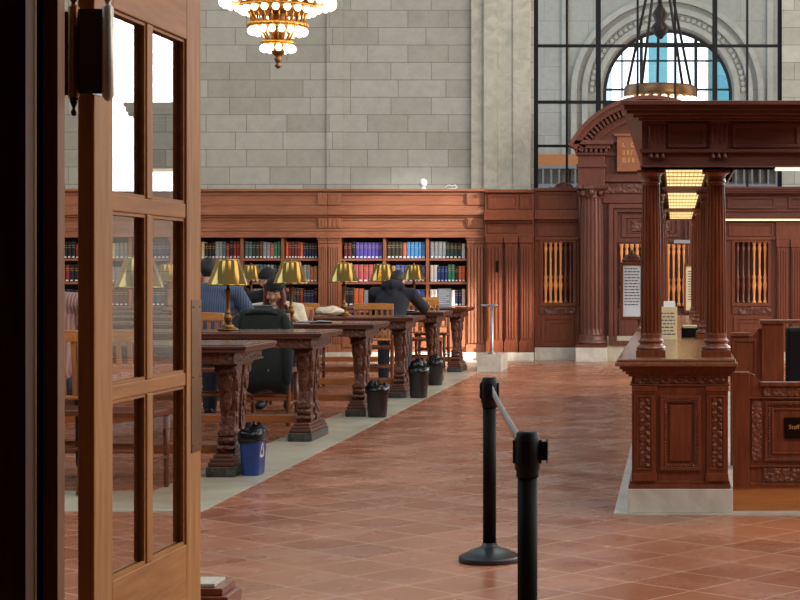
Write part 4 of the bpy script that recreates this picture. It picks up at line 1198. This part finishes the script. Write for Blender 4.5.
chair(205, 16.85, 0, 'light oak slat-back chair of the man in the navy sweater', 'navy')
chair(270, 16.72, 0, 'oak chair draped with a dark green coat', 'coat')
chair(377, 21.85, 0, 'light oak slat-back chair of the hooded reader', 'hood')
chair(304, 22.12, 0, 'empty light oak slat-back chair next to the hooded reader\'s chair', 'e1')
chair(432, 26.55, PI, 'light oak chair beyond the table with the grey sign', 'e2')
chair(276 + 10, 18.9, PI, 'oak chair of the woman in the black beanie', 'woman')
chair(275, 21.42, PI, 'oak chair of the reader in a dark cap', 'cap')
chair(60, 11.76, 0, 'light oak chair of the reader in a mauve sweater', 'mauve')
chair(126, 11.55, 0, 'empty oak chair behind the open door glass', 'e3')
chair(424, 24.35, PI / 2 * 0, 'oak chair at the table with the grey sign, under the table edge', 'e4')

# coat draped over a chair
c = CH['coat']; cx, cy = c.location.x, c.location.y
t = empty('draped_coat', (cx, cy, 0), 0, 'dark green coat hung over the back of an oak chair', 'coat')
m = MB(); rings = []
r4 = random.Random(9)
prof = [(.33, -.375, .25), (.45, -.36, .262), (.6, -.345, .268), (.75, -.33, .27), (.88, -.32, .262), (.97, -.312, .245), (1.03, -.30, .215), (1.055, -.28, .20), (1.06, -.255, .198), (1.05, -.215, .20), (1.0, -.19, .225), (.9, -.185, .25), (.75, -.17, .255), (.62, -.15, .255)]
for z, y, hw in prof:
    n = 17
    row = []
    for k in range(n):
        u = -1 + 2 * k / (n - 1)
        row.append((u * hw, y + (-.035 if y < -.25 else .018) + .012 * math.sin(u * 9 + z * 3) * (1.1 - z) - .02 * (1 - u * u) - (0 if abs(u) < .93 else -.03), z + (.015 if z > 1.0 else 0) - .05 * max(0, abs(u) - .75) * (4 if z < 1.0 else .5) + (.02 * math.sin(u * 7) if z < .4 else 0)))
    rings.append(row)
m.grid(rings, closed=False)
o = m.build('coat_body', M['coat_green'], t); sm_ = o.modifiers.new('thick', 'SOLIDIFY'); sm_.thickness = .018
for sx in (-1, 1):
    m = MB(); m.tube([(sx * .215, -.345, .99), (sx * .255, -.37, .85), (sx * .25, -.385, .62), (sx * .24, -.38, .42)], [.035, .048, .048, .04], 10, round_ends=True); m.build('sleeve', M['coat_green'], t)
m = MB(); m.tube([(-.14, -.345, 1.03), (-.05, -.36, 1.05), (.05, -.36, 1.05), (.14, -.345, 1.03)], [.018, .022, .022, .018], 10, round_ends=True); m.build('collar', M['coat_green'], t)
m = MB(); m.box(.07, .085, -.412, -.398, .50, .53); m.build('zip_tag', M['steel'], t)

# ------------------------------------------------------------------ people
def fuse(mb, name, mat, parent, voxel=.011, smooth=4):
    o = mb.build(name + '_raw', mat)
    r = o.modifiers.new('r', 'REMESH'); r.mode = 'VOXEL'; r.voxel_size = voxel; r.use_smooth_shade = True
    s = o.modifiers.new('s', 'SMOOTH'); s.factor = .5; s.iterations = smooth
    dg = bpy.context.evaluated_depsgraph_get(); dg.update()
    me = bpy.data.meshes.new_from_object(o.evaluated_get(dg)); me.name = name
    bpy.data.objects.remove(o)
    n = bpy.data.objects.new(name, me); col.objects.link(n); n.parent = parent
    if not me.materials: me.materials.append(mat)
    return n
S = 1.13
def person(loc, rz, label, lean=.2, head_pitch=.2, head_yaw=0, side=0, hands=((-.16, .42, .80), (.16, .42, .80)), top='navyknit', skin='skin', hair='hair_dark', cap=None, hood=False, longhair=False, shoulder=.19, trousers='jeans'):
    t = empty('person', (loc[0], loc[1], loc[2] + .048), rz, label, 'person')
    SC = lambda p: Vector(p) * S
    hip = Vector((0, -.02, .555))
    RM = Euler((-lean, side, 0)).to_matrix()
    up = lambda p: hip + RM @ Vector(p)
    waist, chest, neck = up((0, 0, .18)), up((0, .01, .37)), up((0, .0, .52))
    sh = [up((sx * shoulder, 0, .475)) for sx in (-1, 1)]
    # upper back curls forward a little
    hm = Euler((-head_pitch, 0, head_yaw)).to_matrix()
    hc = neck + hm @ Vector((0, .025, .145))
    arms = []
    for k, sx in enumerate((-1, 1)):
        a, b = .29, .26
        H = Vector(hands[k]); s0 = sh[k]
        dv = H - s0; d = min(dv.length, a + b - .01); dv.normalize(); H = s0 + dv * d
        q = (a * a - b * b + d * d) / (2 * d); hgt = math.sqrt(max(0, a * a - q * q))
        pole = Vector((sx * .5, -.3, -.8)); pole -= dv * pole.dot(dv); pole.normalize()
        arms.append((s0, s0 + dv * q + pole * hgt, H))
    legs = []
    for sx in (-1, 1):
        legs.append((hip + Vector((sx * .09, .02, -.01)), Vector((sx * .12, .42, .55)), Vector((sx * .12, .40, .05)), Vector((sx * .13, .52, .0))))
    # body: one fused surface
    m = MB()
    UP = .05
    def tb(mm, pts, rad, n=12): mm.tube([SC(p) for p in pts], [(r[0] * S, r[1] * S) if isinstance(r, tuple) else r * S for r in rad], n, round_ends=True)
    tb(m, [hip, waist, chest, neck - (neck - chest) * .25], [(.14, .10), (.13, .09), (.15, .10), (.12, .07)])
    tb(m, [neck - (neck - chest) * .3, neck, hc - hm @ Vector((0, .02, .05))], [.06, .056, .055])
    for s0, e, h in arms:
        tb(m, [up((0, 0, .45)), s0, s0 + (e - s0) * .5, e, e + (h - e) * .4, h], [.05, .052, .045, .038, .034, .025])
        dr = (h - e).normalized(); sxx = 1 if s0.x > 0 else -1
        sd = dr.cross(Vector((0, 0, 1))).normalized()          # sideways in the palm
        pal = h + dr * .05
        m.tube([SC(h), SC(h + dr * .03), SC(h + dr * .085)], [(.026 * S, .017 * S), (.036 * S, .016 * S), (.036 * S, .013 * S)], 10, round_ends=True, ref=sd)
        for i, ln in enumerate((.068, .078, .073, .056)):
            b0 = h + dr * .085 + sd * (-.03 + .02 * i)
            dn = Vector((0, 0, -1))
            tb(m, [b0 - dr * .02, b0 + dr * ln * .45 + dn * .006, b0 + dr * ln * .8 + dn * .022, b0 + dr * ln * .9 + dn * .04], [.0095, .009, .0085, .0075], 8)
        th = h + dr * .03 - sd * sxx * .03
        tb(m, [h + dr * .02 - sd * sxx * .015, th - sd * sxx * .012 + dr * .02, th - sd * sxx * .014 + dr * .055 + Vector((0, 0, -.008))], [.014, .012, .009], 8)
    for a, b, c, f in legs: tb(m, [a, a + (b - a) * .5, b, b + (c - b) * .4, c], [.075, .068, .055, .05, .036])
    for a, b, c, f in legs: tb(m, [c, c + (f - c) * .6 + Vector((0, 0, -.02)), f], [.035, .038, .03])
    def hf(q):
        x_, y_, z_ = q
        k = 1.0
        if z_ < 0: k = 1 - .34 * (-z_) ** 1.6
        x_ *= k
        if y_ > 0: y_ *= .95 + (.06 if -.75 < z_ < -.3 else 0)
        if z_ < -.3 and y_ < 0: y_ *= 1 - .5 * min(1, (-z_ - .3) / .7)
        return Vector((x_, y_, z_))
    hp = lambda p: (hc + hm @ Vector(p)) * S
    m.ball(hc * S, (.074 * S, .094 * S, .114 * S), 24, mat=hm, f=hf)
    m.tube([hp((0, .085, .012)), hp((0, .098, -.016)), hp((0, .106, -.032))], [.008 * S, .0095 * S, .0125 * S], 8, round_ends=True)
    m.ball(hp((0, .082, -.095)), (.026 * S, .02 * S, .018 * S), 8, mat=hm)
    m.tube([hp((-.045, .076, .026)), hp((0, .088, .03)), hp((.045, .076, .026))], .01 * S, 8, round_ends=True)
    for sx in (-1, 1): m.ball(hp((sx * .077, -.005, -.01)), (.012 * S, .02 * S, .032 * S), 8, mat=hm)
    for sx in (-1, 1): m.ball(hp((sx * .045, .06, -.035)), (.022 * S, .02 * S, .022 * S), 8, mat=hm)
    fuse(m, 'body', M[skin], t, .0085, 3)
    for sx in (-1, 1):
        e = MB(); e.ball(hp((sx * .031, .081, .008)), (.013 * S, .008 * S, .0055 * S), 10, mat=hm); e.ball(hp((sx * .031, .0875, .0075)), .005 * S, 8, mi=1); e.build('eye', [M['eyewhite'], M['pupil']], t)
        e = MB(); e.tube([hp((sx * .05, .078, .028)), hp((sx * .033, .091, .034)), hp((sx * .015, .094, .029))], .0045 * S, 6, round_ends=True); e.build('eyebrow', M[hair], t)
    e = MB(); e.tube([hp((-.024, .086, -.063)), hp((0, .098, -.061)), hp((.024, .086, -.063))], [.003 * S, .006 * S, .003 * S], 8, round_ends=True); e.build('mouth', M['lip'], t)
    # hair
    m = MB()
    def hairf(q):
        return Vector((q.x * (1 if q.z > -.2 else 1 - .3 * (-q.z - .2)), q.y, q.z))
    m.ball((hc + hm @ Vector((0, -.022, .018))) * S, (.081 * S, .088 * S, .112 * S), 20, mat=hm, f=hairf)
    if longhair:
        for sx in (-1, 1):
            m.tube([hp((sx * .06, .01, .05)), hp((sx * .078, .02, -.04)), hp((sx * .075, .04, -.14)), hp((sx * .07, .06, -.24))], [(.03 * S, .04 * S), (.026 * S, .045 * S), (.03 * S, .04 * S), (.015 * S, .02 * S)], 10, round_ends=True)
        m.tube([hp((0, -.06, .03)), hp((0, -.09, -.1)), hp((0, -.09, -.22))], [(.07 * S, .05 * S), (.08 * S, .04 * S), (.05 * S, .03 * S)], 12, round_ends=True)
    fuse(m, 'hair', M[hair], t, .012, 3)
    if cap:
        m = MB(); rings = []
        for i in range(9):
            u = i / 8 * PI / 2
            rr = math.cos(u); rings.append([hp((.086 * rr * math.cos(a), -.012 + .1 * rr * math.sin(a), .035 + .098 * math.sin(u))) for a in [2 * PI * j / 24 for j in range(24)]] if i < 8 else [hp((.01 * math.cos(a), -.012 + .01 * math.sin(a), .133)) for a in [2 * PI * j / 24 for j in range(24)]])
        m.grid(rings)
        rings = [[hp(((.086 + o) * math.cos(a), -.012 + (.1 + o) * math.sin(a), z)) for a in [2 * PI * j / 24 for j in range(24)]] for o, z in ((0, .026), (.006, .024), (.009, .035), (.008, .06), (.002, .068))]
        m.grid(rings, cap=False); m.build('beanie', M[cap], t)
    # clothing
    m = MB()
    tb(m, [hip + Vector((0, .02, .05)), hip + Vector((0, .01, .08)), waist, chest, up((0, 0, .46)), neck - (neck - chest) * .08], [(.17, .115), (.175, .12), (.165, .12), (.19, .135), (.16, .10), (.075, .07)], 18)
    tb(m, [up((-.15, 0, .455)), up((0, -.01, .485)), up((.15, 0, .455))], [.07, .085, .07], 14)
    for s0, e, h in arms:
        w_ = e + (h - e) * .93
        tb(m, [up((0, 0, .44)) * .4 + s0 * .6, s0, s0 + (e - s0) * .5, e, e + (w_ - e) * .5, w_], [.08, .075, .066, .058, .05, .04], 14)
    if hood:
        tb(m, [up((-.1, .02, .50)), up((-.08, -.09, .52)), up((0, -.13, .51)), up((.08, -.09, .52)), up((.1, .02, .50))], [.04, .055, .065, .055, .04], 12)
        tb(m, [up((0, -.11, .50)), up((0, -.12, .40))], [(.09, .04), (.04, .02)], 12)
    else:
        tb(m, [neck + Vector((-.045, 0, -.015)), neck + Vector((0, -.05, -.0)), neck + Vector((.045, 0, -.015)), neck + Vector((0, .05, -.03))], [.024, .024, .024, .024], 8)
    fuse(m, 'hoodie' if hood else 'sweater', M[top], t, .0125, 4)
    m = MB()
    for a, b, c, f in legs: tb(m, [hip + Vector((0, .02, .01)), a, a + (b - a) * .5, b, b + (c - b) * .5, c], [.09, .092, .085, .075, .066, .06], 14)
    fuse(m, 'trousers', M[trousers], t, .0125, 4)
    for a, b, c, f in legs:
        m = MB(); tb(m, [c + Vector((0, -.04, -.035)), c + (f - c) * .5 + Vector((0, 0, -.02)), f + Vector((0, .01, .0))], [.04, .045, .035], 12); m.build('shoe', M['shoe'], t)
    return t
def by_chair(k, dy=.0):
    c = CH[k]; a = c.rotation_euler[2]
    return (c.location.x, c.location.y + dy * math.cos(a), .0045), a
l, a = by_chair('navy', .03); l = (l[0] + .12, l[1], l[2])
person((X(211, 16.9), 16.93, .0045), 0, 'man in a navy ribbed sweater seated with his back turned, reading', lean=.12, head_pitch=.35, head_yaw=.5, side=-.03, top='navyknit', hands=((-.2, .36, .83), (.24, .36, .83)), shoulder=.21)
l, a = by_chair('woman', .03)
person(l, a, 'woman in a black beanie and cream coat bent over a laptop', lean=.86, head_pitch=.3, top='creamcoat', hair='hair_red', cap='beanie', longhair=True, hands=((-.15, .42, .82), (.15, .42, .82)), shoulder=.18)
l, a = by_chair('cap', .03)
person(l, a, 'reader in a dark cap and black jacket behind the woman in the beanie', lean=.6, head_pitch=.2, top='coat_black', cap='beanie', hands=((-.16, .42, .82), (.16, .42, .82)), skin='skin2')
person((X(388, 21.9), 21.95, .0045), 0, 'person in a dark navy hooded top leaning over a table, back turned', lean=.5, head_pitch=.75, head_yaw=-.2, side=.04, top='hoodie', hood=True, hands=((-.12, .62, .845), (.30, .68, .845)), shoulder=.2)
l, a = by_chair('mauve', .03)
person((X(50, 11.9), 11.76, .0005), 0, 'reader in a mauve ribbed sweater glimpsed behind the door hinge side', lean=.15, head_pitch=.3, top='mauve', hair='hair_red', hands=((-.16, .4, .83), (.16, .4, .83)), shoulder=.2)

# ------------------------------------------------------------------ small things on the tables
t = empty('laptop', (X(266, 17.95) - .03, 17.75, TZ), PI, 'open grey laptop in front of the woman in the beanie', 'laptop')
MB().box(-.19, .19, -.13, .13, 0, .016).build('keyboard_deck', M['laptop'], t, .004)
m = MB(); R_ = Matrix.Translation((0, .13, .012)) @ Matrix.Rotation(math.radians(-32), 4, 'X')
m.box(-.19, .19, -.006, .006, 0, .19, 0, R_); m.build('screen_lid', M['laptop'], t)
t = empty('open_book', (X(313, 17.75) + .02, 17.66, TZ), .2, 'dark open book lying beside the lamp on the beanie woman\'s table', 'book')
m = MB()
for sx in (-1, 1):
    m.grid([[(sx * u * .17, y, .004 + .018 * math.sin(min(1, u * 1.4) * PI * .8)) for u in [k / 8 for k in range(9)]] for y in (-.13, .13)], closed=False)
m.build('pages', M['greypaper'], t)
MB().box(-.18, .18, -.14, .14, 0, .006).build('cover', M['black'], t)
t = empty('paper_stack', (X(300, 17.5), 17.42, TZ), .1, 'white sheets of paper under the dark open book\'s edge', 'paper')
MB().box(-.16, .1, -.0, .18, 0, .002).build('sheet', M['paper'], t)
t = empty('cloth_bag', (X(331, 20.4), 20.3, TZ + .004), 0, 'pale beige cloth bag lying on the table before the middle pilaster', 'bag')
m = MB(); m.ball((0, 0, .055), (.16, .1, .055), 18, f=lambda q: Vector((q.x * (1 + .1 * math.sin(q.y * 5)), q.y, q.z * (1 + .15 * math.sin(q.x * 6))))); m.build('bag_body', M['creamcoat'], t)
m = MB(); m.tube([(-.08, -.08, .06), (-.05, -.13, .04), (.05, -.13, .04), (.08, -.08, .06)], .01, 8); m.build('strap', M['creamcoat'], t)
d = 25.45; t = empty('table_sign', (X(444, d), d, TZ), 0, 'grey upright sign card standing at the end of a reading table', 'sign')
hw = 6.8 * d / F; h = 19 * d / F
R_ = Matrix.Rotation(math.radians(-6), 4, 'X')
m = MB(); m.box(-hw, hw, 0, .008, .004, h, 0, R_); m.build('sign_card', M['greypaper'], t)
m = MB()
for k in range(8): m.box(-hw * .75, hw * (.75 if k % 3 else .3), -.002, 0, h * (.9 - .1 * k), h * (.9 - .1 * k) + .006, 0, R_)
m.build('text_lines', M['paper'], t)
m = MB(); m.box(-hw, hw, -.03, .09, 0, .006); m.build('sign_foot', M['steel'], t)
d = 22.85; t = empty('notebook', (X(399, d), d, TZ), 0, 'dark notebook on the table before the hooded reader', 'notebook')
MB().box(-.12, .2, -.1, .1, 0, .012).build('cover', M['black'], t, .002); MB().box(-.11, .19, -.09, .09, .012, .016).build('pages', M['paper'], t)
d = 15.1; t = empty('paper_sheet', (X(250, 15.0), 15.0, TZ), .15, 'loose white sheet lying on the table before the draped chair', 'paper')
MB().box(-.1, .1, -.14, .14, 0, .0015).build('sheet', M['paper'], t)
bpy.data.objects.remove(t.children[0]); bpy.data.objects.remove(t)

# ------------------------------------------------------------------ bins
def bag_rim(m, hx, hy, z, mi=0, seed=1, rnd_=False):
    r = random.Random(seed); n = 28
    def loop(k, zz, jit):
        out = []
        for j in range(n):
            a = 2 * PI * j / n; c, s_ = math.cos(a), math.sin(a)
            e = 1 if rnd_ else 1 / max(abs(c), abs(s_)) ** .95
            q = 1 + r.uniform(-jit, jit)
            out.append((hx * k * c * e * q, hy * k * s_ * e * q, zz + r.uniform(-jit, jit) * .35))
        return out
    m.grid([loop(1.06, z - .05, .03), loop(1.07, z - .03, .02), loop(1.05, z + .012, .03), loop(.96, z + .022, .06), loop(.8, z + .02, .14), loop(.45, z + .03, .2), loop(.1, z + .02, .2)], mi=mi)
t = empty('recycling_bin', (-2.925, 12.48, .0045), 0, 'blue plastic recycling bin lined with a black bag', 'bin')
m = MB(); H = .285
def rrect(hx, hy, z, r=.03):
    out = []
    for cx_, cy_, a0 in ((hx - r, hy - r, 0), (-hx + r, hy - r, PI / 2), (-hx + r, -hy + r, PI), (hx - r, -hy + r, 1.5 * PI)):
        for k in range(5): a = a0 + PI / 2 * k / 4; out.append((cx_ + r * math.cos(a), cy_ + r * math.sin(a), z))
    return out
m.grid([rrect(.058, .105, 0), rrect(.06, .108, .01), rrect(.072, .13, H - .03), rrect(.077, .135, H - .028), rrect(.077, .135, H), rrect(.068, .126, H), rrect(.052, .1, .02)], sm=False)
m.build('bin_body', M['blue'], t)
m = MB(); bag_rim(m, .0755, .133, H, 0, 3); m.ball((0, .0, H - .008), (.045, .08, .03), 10); m.ball((.015, -.045, H - .004), (.03, .045, .028), 8); m.ball((-.015, .05, H - .004), (.03, .045, .03), 8)
m.build('bag_liner', M['bag'], t)
def recycle(parent, mat, origin, ax_u, ax_v, nrm, R):
    m = MB()
    for k in range(3):
        a = PI / 2 + 2 * PI * k / 3
        def P(pts):
            out = []
            for u, v in pts:
                c, s_ = math.cos(a - PI / 2), math.sin(a - PI / 2)
                uu, vv = u * c - v * s_, u * s_ + v * c
                out.append(Vector(origin) + Vector(ax_u) * uu * R + Vector(ax_v) * vv * R + Vector(nrm) * .0012)
            return out
        for poly in ([(-.62, .18), (-.36, .03), (-.05, .58), (-.2, .85)], [(-.2, .85), (-.05, .58), (.12, .58), (.2, .85)], [(.05, .98), (.05, .42), (.42, .5), (.3, .75)]):
            q = P(poly); b = len(m.v); m.v += [tuple(p) for p in q]; m.face([b + i for i in range(len(q))])
    return m.build('recycling_logo', mat, parent)
recycle(t, M['white'], (.0685, -.03, .165), (.0, 1, 0), (.047, 0, .998), (1, 0, -.047), .07)
def dark_bin(x, d, r, H, lb, seed, puff):
    t = empty('waste_bin', (x, d, .0045), 0, lb, 'bin')
    m = MB(); m.lathe([(0, 0), (r * .76, 0), (r * .8, .01), (r * .94, H - .02), (r, H - .018), (r, H), (r * .94, H), (r * .76, .02), (0, .02)], n=28); m.build('bin_body', M['bin'], t)
    m = MB(); bag_rim(m, r * .97, r * .97, H, 0, seed, True)
    q = random.Random(seed)
    for k in range(9):
        a = q.uniform(0, 6.28); rr = r * q.uniform(0, .5)
        m.ball((rr * math.cos(a), rr * math.sin(a), H + puff * q.uniform(.1, .7)), (r * .45, r * .45, .02 + puff * .45), 10, f=lambda v: v * (1 + .12 * math.sin(v.x * 9 + v.z * 7)))
    m.build('bag_liner', M['bag'], t)
dark_bin(-2.885, 17.45, .113, .28, 'dark waste bin with a flat black liner beside a table leg', 5, .01)
dark_bin(-2.87, 20.15, .118, .32, 'dark waste bin with a puffed-up black liner', 6, .10)
dark_bin(-2.985, 22.42, .108, .28, 'dark waste bin half hidden behind the bin with the puffed liner', 8, .08)

# ------------------------------------------------------------------ queue posts and belt
def post(x, y, lb, grp):
    t = empty('queue_post', (x, y, .0005), 0, lb, 'queue post', grp)
    m = MB(); m.lathe([(0, 0), (.145, 0), (.15, .006), (.15, .022), (.14, .03), (.09, .055), (.05, .068), (.038, .075), (.033, .09), (0, .09)], n=48); m.build('base', M['grey_metal'], t)
    m = MB(); m.lathe([(.032, .07), (.032, .765), (0, .765)], n=28); m.build('post', M['black_metal'], t)
    m = MB(); m.lathe([(.036, .745), (.036, .765), (.041, .772), (.041, .868), (.036, .875), (.036, .885), (.030, .892), (0, .893)], n=28)
    m.box(-.014, .014, -.046, .046, .79, .865); m.box(-.046, .046, -.014, .014, .79, .865); m.build('belt_head', M['black'], t)
    return t
x1, y1 = X(489.5, 8.75), 8.75
x2, y2 = X(527.5, 5.77), 5.77
p1 = post(x1, y1, 'black queue post with a grey domed base, farther end of the white belt', 'queue posts')
p2 = post(x2, y2, 'black queue post cut by the bottom edge, nearer end of the white belt', 'queue posts')
p1['label'] = 'black queue post whose whole grey domed base shows on the tiles'
p2['label'] = 'tall black queue post with a belt clip sticking out of its head'
m = MB(); m.box(.046, .062, -.012, .012, .80, .86); m.box(.062, .066, -.02, .02, .792, .868); m.build('belt_clip', M['black'], p2)
m = MB(); a = Vector((x1 + .02, y1 - .043, .83)); b = Vector((x2 - .014, y2 + .055, .835))
rows = [[], []]
for k in range(13):
    u = k / 12; p = a + (b - a) * u; p.z -= .035 * 4 * u * (1 - u) * .3
    rows[0].append((p.x, p.y, p.z - .024)); rows[1].append((p.x, p.y, p.z + .024))
m.grid(rows, closed=False)
bt = m.build('belt', M['belt']); sm_ = bt.modifiers.new('t', 'SOLIDIFY'); sm_.thickness = .002
bt.parent = p1; bt.matrix_parent_inverse = Matrix.Translation((-x1, -y1, -.0005))

# ------------------------------------------------------------------ handrail on a marble block by the corner
d = 25.9
x0_ = X(477, 25.5); x1_ = X(501, 25.5)
slab('trim_9', x0_, x1_, 25.5, 26.5, 0, .235, M['white_marble'], 'low white marble block at the foot of the corner panelling', 'marble block')
t = empty('handrail', (X(492, d), d, .235), 0, 'thin steel handrail standing on the low marble block', 'handrail')
h = Z(305.5, d) - .235
m = MB(); m.lathe([(.06, 0), (.06, .015), (.025, .03), (.022, .05), (.022, h)], n=14); m.build('post', M['steel'], t)
m = MB(); m.tube([(-.15, 0, h), (.07, 0, h)], .018, 10, round_ends=True); m.build('top_rail', M['steel'], t)

# ------------------------------------------------------------------ light
WIN, AMB = 2.25, .33
w = bpy.data.worlds.new('World'); scene.world = w; w.use_nodes = True
nt = w.node_tree; bg = nt.nodes['Background']
# made-up window-like sky bays, shaped to band the lamp shades, cool to warm
tc = nt.nodes.new('ShaderNodeTexCoord'); sp = nt.nodes.new('ShaderNodeSeparateXYZ'); L(nt, tc, 'Generated', sp, 'Vector')
def mt(op, a, b=None, c=None):
    n = nt.nodes.new('ShaderNodeMath'); n.operation = op
    for i, v in enumerate((a, b, c)):
        if v is None: continue
        if isinstance(v, (int, float)): n.inputs[i].default_value = v
        else: nt.links.new(v, n.inputs[i])
    return n.outputs[0]
def mrange(v, a, b, c, d):
    n = nt.nodes.new('ShaderNodeMapRange'); n.interpolation_type = 'SMOOTHSTEP'
    nt.links.new(v, n.inputs[0])
    for i, q in enumerate((a, b, c, d)): n.inputs[i + 1].default_value = q
    return n.outputs[0]
az = mt('ARCTAN2', sp.outputs['X'], sp.outputs['Y'])
bay = mrange(mt('COSINE', mt('MULTIPLY', az, 5.0)), .0, .3, 0.0, 1.0)
el = mrange(sp.outputs['Z'], .78, .92, 1.0, 0.0)
mask = mt('MULTIPLY', bay, el)
mask = mt('MAXIMUM', mask, mrange(sp.outputs['Y'], .965, .985, 0.0, 1.0))
st_ = mt('ADD', mt('MULTIPLY', mask, WIN), AMB)
cr = ramp(nt, [(.2, (.62, .84, 1, 1)), (.5, (.93, .97, 1, 1)), (.8, (1, .93, .80, 1))])
nt.links.new(mt('MULTIPLY_ADD', sp.outputs['X'], .5, .5), cr.inputs['Fac'])
L(nt, cr, 'Color', bg, 'Color'); nt.links.new(st_, bg.inputs['Strength'])
def area(name, loc, target, sx, sy, power, c):
    l = bpy.data.lights.new(name, 'AREA'); l.shape = 'RECTANGLE'; l.size = sx; l.size_y = sy; l.energy = power; l.color = c
    o = bpy.data.objects.new(name, l); col.objects.link(o); o.location = loc
    o.rotation_euler = (Vector(target) - Vector(loc)).to_track_quat('-Z', 'Y').to_euler()
    return o
area('assumed_side_light', (13.5, 22, 7), (-4, 26, 2), 14, 6, 1500, (1, .96, .9))  # added lamp for assumed daylight from the side; no window is built
area('assumed_end_light', (8.5, 30.2, 5.8), (8.5, 10, 5.2), 7, 6, 900, (.95, .98, 1))  # added lamp behind an assumed opening, to whiten the door glass
def spot(name, loc, target, power, c, ang, blend=.3):
    l = bpy.data.lights.new(name, 'SPOT'); l.energy = power; l.color = c; l.spot_size = math.radians(ang); l.spot_blend = blend; l.shadow_soft_size = .25
    o = bpy.data.objects.new(name, l); col.objects.link(o); o.location = loc
    o.rotation_euler = (Vector(target) - Vector(loc)).to_track_quat('-Z', 'Y').to_euler()
    return o
spot('assumed_patch_spot', (9, 20, 7), (-3.62, 28.9, .35), 42000, (1, .97, .92), 5.2)  # lamp added inside the hall to cast an assumed sun patch on the cabinets
spot('assumed_patch_spot', (9, 20, 8), (-4.2, 29, 2.25), 15000, (1, .97, .96), 7.0, 1.0)  # second added lamp, for a pale sheen on the bookcase front
area('front_fill_light', (9, 5, 8.5), (-1, 19, 0), 10, 4, 520, (1, .97, .93))  # added fill to brighten counter, canopy and floor; no window stands there
def point(loc, p, c, r=.1):
    l = bpy.data.lights.new('lamp_light', 'POINT'); l.energy = p; l.color = c; l.shadow_soft_size = r
    o = bpy.data.objects.new('lamp_light', l); col.objects.link(o); o.location = loc

cam = bpy.data.cameras.new('Camera'); co = bpy.data.objects.new('Camera', cam); col.objects.link(co)
co.location = (0, 0, HC); co.rotation_euler = (PI / 2, 0, 0)
cam.sensor_width = 36; cam.lens = F / 800 * 36
cam.shift_x = -(675 - 400) / 800; cam.shift_y = (273 - 300) / 800
cam.clip_end = 500
scene.camera = co
scene.view_settings.view_transform = 'Standard'; scene.view_settings.exposure = .1
